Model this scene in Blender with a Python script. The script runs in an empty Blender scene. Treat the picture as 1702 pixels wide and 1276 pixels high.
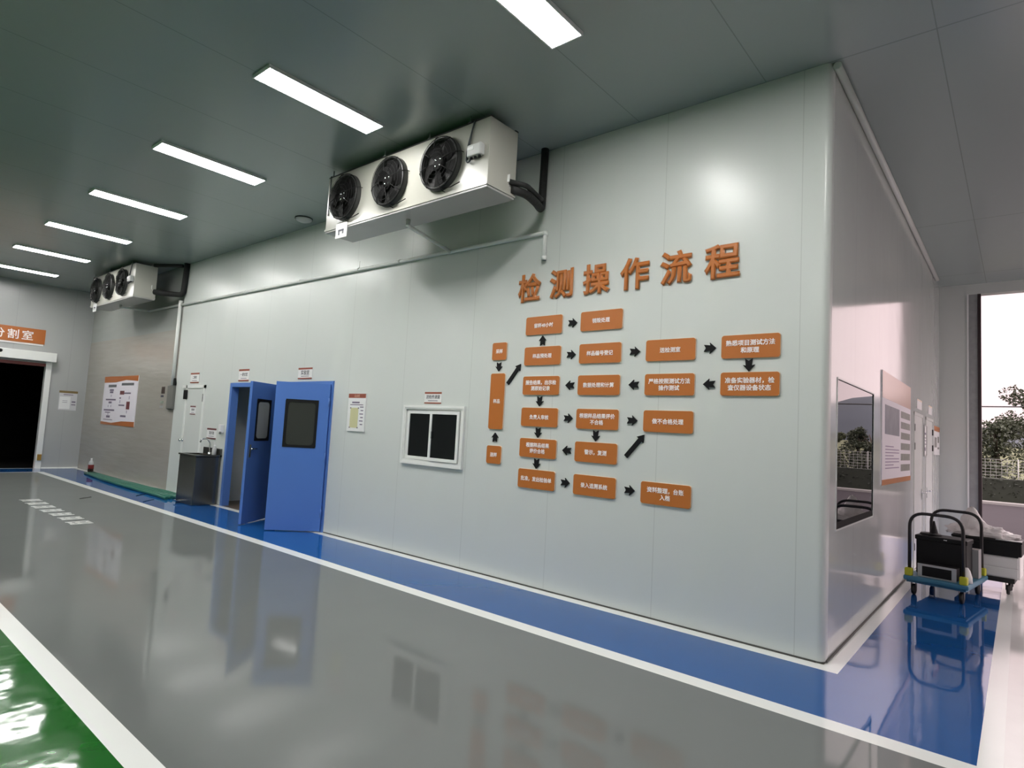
import bpy, bmesh, math, random
from mathutils import Matrix, Vector
random.seed(7)
PI = math.pi
sc = bpy.context.scene
COL = sc.collection

# ------------------------------------------------------------------ camera
yaw, pitch, roll, fpx = -0.6997, 0.0772, 0.0548, 1007.84
fw = Vector((math.sin(yaw) * math.cos(pitch), math.cos(yaw) * math.cos(pitch), math.sin(pitch)))
ri = fw.cross(Vector((0, 0, 1))).normalized()
up = ri.cross(fw)
r2 = ri * math.cos(roll) + up * math.sin(roll)
u2 = -ri * math.sin(roll) + up * math.cos(roll)
cam = bpy.data.cameras.new('camera')
cam.sensor_width = 36.0
cam.lens = 36.0 * fpx / 1702.0
cam.clip_end = 2000
cam.clip_start = 0.05
camo = bpy.data.objects.new('camera', cam)
camo.matrix_world = Matrix(((r2.x, u2.x, -fw.x, 1.0608), (r2.y, u2.y, -fw.y, -4.7892),
                            (r2.z, u2.z, -fw.z, 1.5), (0, 0, 0, 1)))
COL.objects.link(camo)
sc.camera = camo

# ------------------------------------------------------------------ sky and exposure
SKY_LOW = (1.6, 1.24, 1.265)      # bright overcast near the horizon
SKY_HIGH = (5.2, 4.5, 4.55)        # overcast sky gets brighter overhead
w = bpy.data.worlds.new('overcast_sky')
sc.world = w
w.use_nodes = True
nt = w.node_tree
nt.nodes.clear()
out = nt.nodes.new('ShaderNodeOutputWorld')
bg = nt.nodes.new('ShaderNodeBackground')
tc = nt.nodes.new('ShaderNodeTexCoord')
sp = nt.nodes.new('ShaderNodeSeparateXYZ')
rp = nt.nodes.new('ShaderNodeValToRGB')
rp.color_ramp.elements[0].position = 0.24
rp.color_ramp.elements[0].color = (*SKY_LOW, 1)
rp.color_ramp.elements[1].position = 0.62
rp.color_ramp.elements[1].color = (*SKY_HIGH, 1)
nt.links.new(tc.outputs['Generated'], sp.inputs[0])
nt.links.new(sp.outputs['Z'], rp.inputs[0])
nt.links.new(rp.outputs[0], bg.inputs['Color'])
bg.inputs['Strength'].default_value = 1.0
nt.links.new(bg.outputs[0], out.inputs[0])

LAMP_L = 60.0                      # radiance of the ceiling light panels
sc.view_settings.view_transform = 'Standard'
sc.view_settings.look = 'None'
sc.view_settings.exposure = 0.0
sc.view_settings.gamma = 1.0
sc.view_settings.use_curve_mapping = False
sc.cycles.use_denoising = True
sc.cycles.max_bounces = 10
sc.cycles.diffuse_bounces = 6
sc.cycles.glossy_bounces = 6
sc.cycles.transparent_max_bounces = 16
sc.cycles.sample_clamp_indirect = 8.0
sc.cycles.caustics_reflective = False

# ------------------------------------------------------------------ dimensions (metres)
HC = 4.395          # ceiling height
XL = -16.94         # left end wall
YB = 7.85           # far wall with the loading door
XR = 6.0            # right wall of the hall
YN = -10.5          # wall behind the camera
DOOR_X0 = 0.57      # loading door, left side
LINTEL = 4.22

# ------------------------------------------------------------------ helpers
def s2l(c):
    return tuple(((v / 255) / 12.92 if v / 255 <= 0.04045 else ((v / 255 + 0.055) / 1.055) ** 2.4) for v in c)

def mat(name, col, rough=0.5, metal=0.0, spec=0.5, emit=None, estr=0.0, trans=0.0, coat=0.0,
        noise=0.0, nscale=20.0, bump=0.0, bscale=40.0, nstretch=None, ior=1.5):
    m = bpy.data.materials.new(name)
    m.use_nodes = True
    t = m.node_tree
    b = t.nodes['Principled BSDF']
    b.inputs['Base Color'].default_value = (*col, 1)
    b.inputs['Roughness'].default_value = rough
    b.inputs['Metallic'].default_value = metal
    b.inputs['Specular IOR Level'].default_value = spec
    b.inputs['IOR'].default_value = ior
    b.inputs['Transmission Weight'].default_value = trans
    b.inputs['Coat Weight'].default_value = coat
    if emit:
        b.inputs['Emission Color'].default_value = (*emit, 1)
        b.inputs['Emission Strength'].default_value = estr
    if noise or bump:
        c = t.nodes.new('ShaderNodeTexCoord')
        mp = t.nodes.new('ShaderNodeMapping')
        t.links.new(c.outputs['Object'], mp.inputs['Vector'])
        if nstretch:
            mp.inputs['Scale'].default_value = nstretch
    if noise:
        n = t.nodes.new('ShaderNodeTexNoise')
        n.inputs['Scale'].default_value = nscale
        n.inputs['Detail'].default_value = 5
        t.links.new(mp.outputs[0], n.inputs['Vector'])
        mx = t.nodes.new('ShaderNodeMix')
        mx.data_type = 'RGBA'
        mx.inputs['A'].default_value = (*[v * (1 - noise) for v in col], 1)
        mx.inputs['B'].default_value = (*[min(1, v * (1 + noise)) for v in col], 1)
        t.links.new(n.outputs['Fac'], mx.inputs['Factor'])
        t.links.new(mx.outputs['Result'], b.inputs['Base Color'])
    if bump:
        n2 = t.nodes.new('ShaderNodeTexNoise')
        n2.inputs['Scale'].default_value = bscale
        n2.inputs['Detail'].default_value = 2
        t.links.new(mp.outputs[0], n2.inputs['Vector'])
        bp = t.nodes.new('ShaderNodeBump')
        bp.inputs['Strength'].default_value = 1.0
        bp.inputs['Distance'].default_value = bump
        t.links.new(n2.outputs['Fac'], bp.inputs['Height'])
        t.links.new(bp.outputs[0], b.inputs['Normal'])
    return m

def panel_mat(name, col, axis, pitch_, off, rough=0.2, seam=0.003, dark=0.82, extra=(), bump=0.0):
    """painted steel sandwich panel: dark joints every pitch_ metres along an axis"""
    m = mat(name, col, rough)
    t = m.node_tree
    b = t.nodes['Principled BSDF']
    g = t.nodes.new('ShaderNodeNewGeometry')
    s = t.nodes.new('ShaderNodeSeparateXYZ')
    t.links.new(g.outputs['Position'], s.inputs[0])

    def line(ax, p, o, wd):
        a = t.nodes.new('ShaderNodeMath'); a.operation = 'SUBTRACT'
        t.links.new(s.outputs['XYZ'.index(ax)], a.inputs[0]); a.inputs[1].default_value = o
        if p:
            q = t.nodes.new('ShaderNodeMath'); q.operation = 'PINGPONG'
            t.links.new(a.outputs[0], q.inputs[0]); q.inputs[1].default_value = p / 2
        else:
            q = t.nodes.new('ShaderNodeMath'); q.operation = 'ABSOLUTE'
            t.links.new(a.outputs[0], q.inputs[0])
        l = t.nodes.new('ShaderNodeMath'); l.operation = 'LESS_THAN'
        t.links.new(q.outputs[0], l.inputs[0]); l.inputs[1].default_value = wd
        return l.outputs[0]
    f = line(axis, pitch_, off, seam)
    for ax, o in extra:
        h = line(ax, 0, o, seam * 1.6)
        mx = t.nodes.new('ShaderNodeMath'); mx.operation = 'MAXIMUM'
        t.links.new(f, mx.inputs[0]); t.links.new(h, mx.inputs[1]); f = mx.outputs[0]
    c = t.nodes.new('ShaderNodeMix'); c.data_type = 'RGBA'
    c.inputs['A'].default_value = (*col, 1)
    c.inputs['B'].default_value = (*[v * dark for v in col], 1)
    t.links.new(f, c.inputs['Factor'])
    t.links.new(c.outputs['Result'], b.inputs['Base Color'])
    # very slight oil-canning of the sheet
    n = t.nodes.new('ShaderNodeTexNoise'); n.inputs['Scale'].default_value = 1.3
    t.links.new(g.outputs['Position'], n.inputs['Vector'])
    bp = t.nodes.new('ShaderNodeBump'); bp.inputs['Distance'].default_value = 0.004
    bp.inputs['Strength'].default_value = 1.0
    t.links.new(n.outputs['Fac'], bp.inputs['Height'])
    t.links.new(bp.outputs[0], b.inputs['Normal'])
    return m

class MB:
    """collects shapes in one bmesh"""
    def __init__(s):
        s.bm = bmesh.new()

    def _tag(s, faces, mi):
        for f in faces:
            f.material_index = mi

    def box(s, x0, y0, z0, x1, y1, z1, mi=0, bev=0.0, seg=2, mat4=None):
        t = bmesh.new()
        bmesh.ops.create_cube(t, size=1.0)
        for v in t.verts:
            v.co = Vector(((x0 + x1) / 2 + v.co.x * (x1 - x0), (y0 + y1) / 2 + v.co.y * (y1 - y0),
                           (z0 + z1) / 2 + v.co.z * (z1 - z0)))
        if bev:
            bmesh.ops.bevel(t, geom=list(t.edges), offset=bev, segments=seg, profile=0.5, affect='EDGES')
        return s.join(t, mi, mat4)

    def join(s, t, mi=0, mat4=None):
        mp = {}
        for v in t.verts:
            mp[v] = s.bm.verts.new(mat4 @ v.co if mat4 else v.co)
        for f in t.faces:
            try:
                g = s.bm.faces.new([mp[v] for v in f.verts])
                g.material_index = mi
                g.smooth = f.smooth
            except ValueError:
                pass
        t.free()
        return s

    def tube(s, pts, r, n=10, mi=0, closed=False, cap=True, rounds=0.0, rs=5):
        pts = [Vector(p) for p in pts]
        if rounds:
            q = [pts[0]]
            for i in range(1, len(pts) - 1):
                a, b, c = pts[i - 1], pts[i], pts[i + 1]
                d = min(rounds, (a - b).length * 0.45, (c - b).length * 0.45)
                p0 = b + (a - b).normalized() * d
                p1 = b + (c - b).normalized() * d
                for k in range(rs + 1):
                    f = k / rs
                    q.append((1 - f) ** 2 * p0 + 2 * f * (1 - f) * b + f * f * p1)
            q.append(pts[-1])
            pts = q
        m = len(pts)
        rings = []
        prev = None
        for i, p in enumerate(pts):
            if closed:
                d = pts[(i + 1) % m] - pts[i - 1]
            else:
                d = pts[min(i + 1, m - 1)] - pts[max(i - 1, 0)]
            d.normalize()
            if prev is None:
                a = Vector((0, 0, 1)) if abs(d.z) < 0.9 else Vector((1, 0, 0))
                nrm = d.cross(a).normalized()
            else:
                nrm = (prev - d * prev.dot(d)).normalized()
            prev = nrm
            bn = d.cross(nrm)
            rr = r[i] if isinstance(r, (list, tuple)) else r
            rings.append([s.bm.verts.new(p + (nrm * math.cos(2 * PI * k / n) + bn * math.sin(2 * PI * k / n)) * rr)
                          for k in range(n)])
        for i in range(m if closed else m - 1):
            A, B = rings[i], rings[(i + 1) % m]
            for k in range(n):
                f = s.bm.faces.new((A[k], A[(k + 1) % n], B[(k + 1) % n], B[k]))
                f.material_index = mi
                f.smooth = True
        if cap and not closed:
            for rg, rev in ((rings[0], True), (rings[-1], False)):
                f = s.bm.faces.new(rg[::-1] if rev else rg)
                f.material_index = mi
        return s

    def lathe(s, prof, n=24, mi=0, mat4=None, smooth=True, axis='z'):
        """prof: (radius, height) pairs, turned about z"""
        t = bmesh.new()
        rings = []
        for r, z in prof:
            if r < 1e-6:
                rings.append([t.verts.new((0, 0, z))])
            else:
                rings.append([t.verts.new((r * math.cos(2 * PI * k / n), r * math.sin(2 * PI * k / n), z)) for k in range(n)])
        for A, B in zip(rings[:-1], rings[1:]):
            for k in range(n):
                k2 = (k + 1) % n
                if len(A) == 1 and len(B) == 1:
                    continue
                if len(A) == 1:
                    f = t.faces.new((A[0], B[k2], B[k]))
                elif len(B) == 1:
                    f = t.faces.new((A[k], A[k2], B[0]))
                else:
                    f = t.faces.new((A[k], A[k2], B[k2], B[k]))
                f.smooth = smooth
        return s.join(t, mi, mat4)

    def prism(s, poly, z0, z1, mi=0, mat4=None, side=None, bev=0.0):
        """poly in xy, extruded in z"""
        t = bmesh.new()
        a = [t.verts.new((x, y, z0)) for x, y in poly]
        b = [t.verts.new((x, y, z1)) for x, y in poly]
        n = len(poly)
        t.faces.new(b)
        t.faces.new(a[::-1])
        for k in range(n):
            t.faces.new((a[k], a[(k + 1) % n], b[(k + 1) % n], b[k]))
        bmesh.ops.recalc_face_normals(t, faces=list(t.faces))
        mp = {v: s.bm.verts.new(mat4 @ v.co if mat4 else v.co) for v in t.verts}
        for i, f in enumerate(t.faces):
            g = s.bm.faces.new([mp[v] for v in f.verts])
            g.material_index = mi if (i < 2 or side is None) else side
        t.free()
        return s

    def rrect(s, x0, y0, x1, y1, z0, z1, r, mi=0, mat4=None, side=None, n=6):
        return s.prism(rpoly(x0, y0, x1, y1, r, n), z0, z1, mi, mat4, side)

    def frame(s, x0, y0, x1, y1, t, z0, z1, mi=0, tl=None, tr=None, tt=None, tb=None):
        tl, tr, tt, tb = [t if v is None else v for v in (tl, tr, tt, tb)]
        s.box(x0, y0, z0, x0 + tl, y1, z1, mi)
        s.box(x1 - tr, y0, z0, x1, y1, z1, mi)
        if tt:
            s.box(x0 + tl, y1 - tt, z0, x1 - tr, y1, z1, mi)
        if tb:
            s.box(x0 + tl, y0, z0, x1 - tr, y0 + tb, z1, mi)
        return s

    def mesh(s, name, mats):
        me = bpy.data.meshes.new(name)
        bmesh.ops.recalc_face_normals(s.bm, faces=list(s.bm.faces))
        s.bm.to_mesh(me)
        s.bm.free()
        for m in (mats if isinstance(mats, (list, tuple)) else [mats]):
            me.materials.append(m)
        return me

    def build(s, name, mats, parent=None, loc=(0, 0, 0), rot=(0, 0, 0), label=None):
        o = bpy.data.objects.new(name, s.mesh(name, mats))
        COL.objects.link(o)
        o.location = loc
        o.rotation_euler = rot
        if parent:
            o.parent = parent
        if label:
            o['label'] = label
        return o

def rpoly(x0, y0, x1, y1, r, n=6):
    p = []
    for cx, cy, a in ((x1 - r, y1 - r, 0), (x0 + r, y1 - r, 90), (x0 + r, y0 + r, 180), (x1 - r, y0 + r, 270)):
        for k in range(n + 1):
            t = math.radians(a + 90 * k / n)
            p.append((cx + r * math.cos(t), cy + r * math.sin(t)))
    return p

def tag(o, label, cat, group=None):
    o['label'] = label
    o['category'] = cat
    if group:
        o['group'] = group
    return o

def struct(o):
    o['kind'] = 'structure'
    return o

def thing(name, label, cat, loc=(0, 0, 0), rot=(0, 0, 0), group=None):
    o = bpy.data.objects.new(name, None)
    o.empty_display_size = 0.1
    COL.objects.link(o)
    o.location = loc
    o.rotation_euler = rot
    return tag(o, label, cat, group)

def dup(root, loc, rot=None, label=None):
    """a copy of a thing with copies of its parts and sub-parts"""
    r = root.copy()
    COL.objects.link(r)
    r.location = loc
    if rot is not None:
        r.rotation_euler = rot
    if label:
        r['label'] = label
    for ch in list(root.children):
        c = ch.copy()
        COL.objects.link(c)
        c.parent = r
        for g in list(ch.children):
            d = g.copy()
            COL.objects.link(d)
            d.parent = c
    return r

FRONT = (PI / 2, 0, 0)          # local x right, y up, z out of the main wall (towards -y)
SIDE = (PI / 2, 0, PI / 2)      # the same on walls that face +x

def text_bm(txt, size, depth, bold=0.0, spacing=1.0, cx=0.0, cy=0.0, z=0.0, lines=1.15, sx=1.0):
    """lettering lying in local xy, centred on (cx, cy), standing out by depth"""
    cu = bpy.data.curves.new('lettering', 'FONT')
    cu.body = txt
    cu.size = size
    cu.extrude = max(0.0002, depth / 2 - bold * size)
    cu.bevel_depth = bold * size
    cu.bevel_resolution = 0
    cu.space_character = spacing
    cu.space_line = lines
    cu.align_x = 'CENTER'
    cu.resolution_u = 3
    o = bpy.data.objects.new('lettering', cu)
    COL.objects.link(o)
    bpy.context.view_layer.update()
    dg = bpy.context.evaluated_depsgraph_get()
    me = bpy.data.meshes.new_from_object(o.evaluated_get(dg))
    bpy.data.objects.remove(o)
    bpy.data.curves.remove(cu)
    b = MB()
    b.bm.from_mesh(me)
    bpy.data.meshes.remove(me)
    xs = [v.co.x for v in b.bm.verts]
    ys = [v.co.y for v in b.bm.verts]
    mx, my = (min(xs) + max(xs)) / 2, (min(ys) + max(ys)) / 2
    for v in b.bm.verts:
        v.co = Vector(((v.co.x - mx) * sx + cx, v.co.y - my + cy, v.co.z + depth / 2 + z))
    for f in b.bm.faces:
        f.material_index = 0
    return b

# ------------------------------------------------------------------ materials
WALLC = (0.625, 0.65, 0.63)
M_wall = panel_mat('panel_wall', WALLC, 'X', 1.125, -0.195, rough=0.29)
M_wall_side = panel_mat('panel_wall_side', WALLC, 'Y', 1.125, 0.93, rough=0.12)
M_wall_side.node_tree.nodes['Principled BSDF'].inputs['Coat Weight'].default_value = 0.3
M_wall_side.node_tree.nodes['Principled BSDF'].inputs['Coat Roughness'].default_value = 0.07
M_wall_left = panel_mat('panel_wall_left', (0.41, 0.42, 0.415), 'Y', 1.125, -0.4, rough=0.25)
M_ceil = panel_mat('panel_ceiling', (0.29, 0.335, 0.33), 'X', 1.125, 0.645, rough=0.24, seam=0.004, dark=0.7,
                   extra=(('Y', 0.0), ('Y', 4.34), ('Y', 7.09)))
M_clad = mat('wall_sheet_cladding', (0.37, 0.345, 0.315), 0.22, noise=0.12, nscale=1.2, nstretch=(1, 1, 9), bump=0.004, bscale=1.6)
M_trim = mat('white_trim', (0.72, 0.74, 0.72), 0.25)
M_seal = mat('dark_sealant', (0.06, 0.06, 0.055), 0.6, noise=0.5, nscale=9)
M_fl_grey = mat('grey_epoxy', (0.165, 0.175, 0.17), 0.08, noise=0.05, nscale=1.5, bump=0.0006, bscale=3.0)
def satin_floor(m, rough, cap):
    # matt pigment under a thin clear layer whose grazing reflection levels off
    t = m.node_tree
    p = t.nodes['Principled BSDF']
    d = t.nodes.new('ShaderNodeBsdfDiffuse')
    g = t.nodes.new('ShaderNodeBsdfGlossy')
    g.inputs['Roughness'].default_value = rough
    fr = t.nodes.new('ShaderNodeFresnel'); fr.inputs['IOR'].default_value = 1.5
    mn_ = t.nodes.new('ShaderNodeMath'); mn_.operation = 'MINIMUM'; mn_.inputs[1].default_value = cap
    mx = t.nodes.new('ShaderNodeMixShader')
    t.links.new(p.inputs['Base Color'].links[0].from_socket, d.inputs['Color'])
    for q in (d, g, fr):
        t.links.new(p.inputs['Normal'].links[0].from_socket, q.inputs['Normal'])
    t.links.new(fr.outputs[0], mn_.inputs[0])
    t.links.new(mn_.outputs[0], mx.inputs['Fac'])
    t.links.new(d.outputs[0], mx.inputs[1])
    t.links.new(g.outputs[0], mx.inputs[2])
    t.links.new(mx.outputs[0], t.nodes['Material Output'].inputs['Surface'])
    t.nodes.remove(p)
satin_floor(M_fl_grey, 0.055, 0.31)
M_fl_blue = mat('blue_epoxy', (0.011, 0.090, 0.305), 0.045, ior=1.58, noise=0.06, nscale=2.0, bump=0.0011, bscale=3.0)
M_fl_white = mat('white_line_paint', (0.82, 0.83, 0.81), 0.16, noise=0.03, nscale=3.0)
M_fl_green = mat('green_epoxy', (0.012, 0.115, 0.014), 0.075, noise=0.12, nscale=3.0, bump=0.0035, bscale=4.0)
M_fl_conc = mat('pale_epoxy', (0.74, 0.72, 0.71), 0.08, noise=0.10, nscale=2.5, bump=0.001, bscale=3.0)
M_fl_brown = mat('brown_floor', (0.10, 0.07, 0.05), 0.35, noise=0.2, nscale=4)
M_dark = mat('dark_room', (0.004, 0.004, 0.004), 0.9, spec=0.1)  # near black: the darkness of the unlit rooms is put into the colour
M_grey_room = mat('grey_room_wall', (0.62, 0.66, 0.66), 0.35)
M_steel = mat('galvanised_steel', (0.33, 0.34, 0.34), 0.45, metal=0.6, noise=0.2, nscale=14)
M_stain = mat('stainless_steel', (0.17, 0.17, 0.155), 0.24, metal=0.9, noise=0.1, nscale=3, nstretch=(8, 8, 1))
M_chrome = mat('chrome', (0.7, 0.71, 0.72), 0.12, metal=1.0)
M_blackm = mat('black_metal', (0.012, 0.011, 0.013), 0.35)
M_blackp = mat('black_plastic', (0.007, 0.007, 0.008), 0.5, spec=0.25)
M_darkred = mat('dark_red_strip', (0.16, 0.035, 0.03), 0.5)
M_bluedoor = mat('blue_door_paint', (0.085, 0.195, 0.56), 0.32)
M_bluedark = mat('blue_frame_paint', (0.10, 0.21, 0.55), 0.30)
M_glass = mat('dark_glass', (0.006, 0.007, 0.008), 0.015, spec=0.5)
M_mirrorglass = mat('tinted_window_glass', (0.006, 0.007, 0.008), 0.01, spec=1.0, ior=1.9)
M_frost = mat('pale_glass', (0.42, 0.44, 0.43), 0.12)
M_pvc = mat('white_pvc', (0.78, 0.79, 0.77), 0.3)
M_paper = mat('white_paper', (0.80, 0.80, 0.80), 0.35)
M_poster = mat('poster_white', (0.80, 0.76, 0.82), 0.4, spec=0.3)
M_orange = mat('orange_acrylic', (0.48, 0.15, 0.028), 0.32)
M_orange_d = mat('orange_sign_board', (0.42, 0.125, 0.026), 0.35)
M_pale = mat('pale_foam_edge', (0.80, 0.66, 0.52), 0.45)
M_lett = mat('white_lettering', (0.93, 0.88, 0.87), 0.6, spec=0.2)
M_ink = mat('dark_ink', (0.05, 0.05, 0.075), 0.5)
M_inkp = mat('purple_ink', (0.16, 0.13, 0.20), 0.5)
M_redband = mat('brown_red_band', (0.30, 0.075, 0.045), 0.45)
M_maroon = mat('maroon_print', (0.17, 0.05, 0.055), 0.45)
M_olive = mat('olive_band', (0.20, 0.14, 0.05), 0.45)
M_arrow = mat('black_acrylic', (0.005, 0.005, 0.006), 0.6, spec=0.2)
M_cream = mat('cooler_casing', (0.40, 0.395, 0.35), 0.28)
M_tray = mat('cooler_drip_tray', (0.40, 0.395, 0.39), 0.3)
M_fan = mat('fan_black', (0.004, 0.004, 0.004), 0.7, spec=0.10)
M_fanin = mat('fan_dark_inside', (0.004, 0.004, 0.004), 0.7)
M_shroud = mat('fan_shroud', (0.03, 0.031, 0.03), 0.4)
M_guard = mat('fan_guard_wire', (0.008, 0.008, 0.008), 0.7, spec=0.2)
M_jbox = mat('junction_box_grey', (0.52, 0.53, 0.52), 0.4)
M_insul = mat('black_insulation', (0.012, 0.012, 0.012), 0.7, bump=0.004, bscale=30)
M_cable = mat('dark_cable', (0.03, 0.04, 0.045), 0.5)
M_diff = mat('light_diffuser', (0.9, 0.9, 0.9), 0.4, emit=(1.0, 0.985, 0.955), estr=LAMP_L)
M_lframe = mat('light_frame', (0.75, 0.75, 0.75), 0.35)
M_boxgrey = mat('grey_switch_box', (0.15, 0.15, 0.138), 0.5)
M_hose = mat('green_hose', (0.028, 0.15, 0.105), 0.3)
M_cola = mat('dark_drink', (0.015, 0.006, 0.004), 0.1)
M_red = mat('red_label', (0.20, 0.018, 0.018), 0.5)
M_clear = mat('clear_plastic', (0.50, 0.50, 0.50), 0.12)
M_bluepl = mat('blue_deck_plastic', (0.045, 0.185, 0.29), 0.42)
M_yellow = mat('yellow_plastic', (0.50, 0.50, 0.025), 0.42)
M_rubber = mat('black_rubber', (0.012, 0.012, 0.012), 0.6)
M_winblack = mat('black_window_frame', (0.008, 0.008, 0.008), 0.7, spec=0.1)
M_silver = mat('silver_panel', (0.48, 0.48, 0.48), 0.3, metal=0.5)
M_white = mat('white_plastic', (0.78, 0.77, 0.77), 0.35)
M_carton = mat('grey_carton', (0.36, 0.355, 0.36), 0.6)
M_photo = mat('poster_photo', (0.17, 0.18, 0.22), 0.4, spec=0.3, noise=0.5, nscale=5)
M_photo2 = mat('poster_small_photo', (0.22, 0.22, 0.20), 0.4, spec=0.3, noise=0.5, nscale=14)
M_peach = mat('poster_peach', (0.80, 0.52, 0.40), 0.2)
M_yel = mat('certificate_yellow', (0.60, 0.58, 0.34), 0.4)
M_ybrown = mat('amber_sensor', (0.36, 0.20, 0.03), 0.4)
M_asph = mat('asphalt', (0.032, 0.027, 0.031), 0.9, spec=0.1, noise=0.12, nscale=1.5)
M_kerb = mat('white_kerb_paint', (0.22, 0.21, 0.205), 0.6)
M_hedge = mat('hedge_green', (0.009, 0.013, 0.006), 0.7, noise=0.5, nscale=7)
M_leaf = mat('tree_leaf', (0.036, 0.046, 0.024), 0.6, noise=0.5, nscale=1.2)
M_leaf2 = mat('tree_leaf_pale', (0.06, 0.07, 0.03), 0.6, noise=0.5, nscale=1.2)
M_bark = mat('bark', (0.06, 0.045, 0.035), 0.9)
M_grass = mat('bright_grass', (0.075, 0.082, 0.03), 0.9, noise=0.4, nscale=0.6)
M_hill = mat('distant_hill', (0.036, 0.043, 0.056), 0.95, noise=0.25, nscale=0.05)
M_fence = mat('white_wire', (0.30, 0.30, 0.29), 0.5)
M_bag = mat('clear_bag_plastic', (0.88, 0.85, 0.85), 0.18, trans=0.2, bump=0.01, bscale=14)

# ------------------------------------------------------------------ floor (one mesh, one cell per painted area)
def grid_floor():
    b = MB()
    xs = [XL, XL + 0.11, -15.95, -15.83, 0.0, 0.11, 0.885, 0.985, XR]
    ys = [YN, -3.735, -3.615, -1.05, -0.915, -0.118, 0.0, YB]
    V = {(i, j): b.bm.verts.new((x, y, 0)) for i, x in enumerate(xs) for j, y in enumerate(ys)}
    GREY, BLUE, WHITE, GREEN, CONC, BROWN = range(6)
    for i in range(len(xs) - 1):
        for j in range(len(ys) - 1):
            x, y = (xs[i] + xs[i + 1]) / 2, (ys[j] + ys[j + 1]) / 2
            m = GREY
            if y < -3.735:
                m = GREEN
            elif y < -3.615:
                m = WHITE
            elif y > 0 and x < 0:
                m = BROWN
            elif x < XL + 0.11:
                m = WHITE
            elif x < -15.95:
                m = BLUE if y < -0.118 else WHITE
            elif x < -15.83:
                m = WHITE if y < -0.915 else (BLUE if y < -0.118 else WHITE)
            elif y < -1.05:
                m = GREY
            elif y < -0.915:
                m = WHITE if x < 0.985 else CONC
            elif x < 0.11:
                m = BLUE if y < -0.118 else WHITE
            elif x < 0.885:
                m = BLUE
            elif x < 0.985:
                m = WHITE
            else:
                m = CONC
            f = b.bm.faces.new((V[i, j], V[i + 1, j], V[i + 1, j + 1], V[i, j + 1]))
            f.material_index = m
    return b
floor = struct(grid_floor().build('floor', [M_fl_grey, M_fl_blue, M_fl_white, M_fl_green, M_fl_conc, M_fl_brown]))

# worn white characters stencilled on the grey floor, too flat to read
b = MB()
for k in range(7):
    cx = -10.90 + k * 0.421
    for (a0, a1, c0, c1) in ((-0.125, 0.125, 0.075, 0.12), (-0.11, 0.12, -0.012, 0.035), (-0.13, 0.13, -0.115, -0.07),
                             (-0.03, 0.02, -0.07, 0.075), (0.07, 0.115, -0.07, 0.09), (-0.12, -0.075, -0.08, 0.07)):
        j = 0.012 * math.sin(k * 5 + a0 * 40)
        b.box(cx + c0, -2.19 + a0 + j, 0.0006, cx + c1, -2.19 + a1 + j, 0.0018)
o = b.build('painted_floor_lettering', M_fl_white, floor)
o['label'] = 'worn white stencilled characters on grey floor'

# ------------------------------------------------------------------ walls
def wall_boxes(openings, x0, x1, h, cuts=()):
    """rectangles (x0,z0,x1,z1) of a wall with rectangular openings (x0,x1,z0,z1)"""
    xs = sorted(set([x0, x1] + [v for o in openings for v in o[:2]] + list(cuts)))
    out_ = []
    for a, c in zip(xs[:-1], xs[1:]):
        mid = (a + c) / 2
        z = 0.0
        for o in sorted([o for o in openings if o[0] < mid < o[1]], key=lambda q: q[2]):
            if o[2] > z:
                out_.append((a, z, c, o[2]))
            z = o[3]
        if z < h:
            out_.append((a, z, c, h))
    return out_

TH = 0.10
DA = (-9.13, -8.25, 0.0, 2.0)        # single doorway standing open
DB = (-7.60, -6.20, 0.0, 2.0)        # double doorway
WN = (-4.565, -3.675, 1.12, 1.69)    # sliding window
CLX, CLZ = -11.45, 3.13
RAD = 0.05
b = MB()
for (xa, za, xb, zb) in wall_boxes([DA, DB, WN], XL, -RAD, HC, cuts=(CLX,)):
    if xb <= CLX + 1e-6:
        b.box(xa, 0, 0, xb, TH, CLZ, 1)
        b.box(xa, 0.004, CLZ, xb, TH, zb, 2)
    else:
        b.box(xa, 0, za, xb, TH, zb, 0)
# rounded outside corner
arc = [(-RAD, TH), (-RAD, 0.0)]
for k in range(1, 9):
    a = PI / 2 * k / 8
    arc.append((-RAD + RAD * math.sin(a), RAD - RAD * math.cos(a)))
arc += [(0.0, TH)]
b.prism(arc, 0, HC, 0)
for f in b.bm.faces:
    if abs(f.normal.z) < 0.1:
        f.smooth = False
struct(b.build('wall_back', [M_wall, M_clad, mat('wall_upper_sheet', (0.35, 0.36, 0.345), 0.24, noise=0.08, nscale=1.2, nstretch=(1, 1, 6))]))

SW = (0.30, 1.77, 0.90, 2.03)        # tinted window in the side wall
D1 = (4.62, 5.56, 0.0, 2.04)
D2 = (5.90, 6.84, 0.0, 2.04)
b = MB()
for (ya, za, yb, zb) in wall_boxes([SW, D1, D2], TH, YB, HC):
    b.box(-TH, ya, za, 0, yb, zb)
struct(b.build('wall_side', M_wall_side))

LD = (-3.6, -0.865, 0.0, 2.46)       # opening to the cutting room
b = MB()
for (ya, za, yb, zb) in wall_boxes([LD], YN - 0.1, TH, HC):
    b.box(XL - 0.12, ya, za, XL, yb, zb)
struct(b.build('wall_left', M_wall_left))

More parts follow.
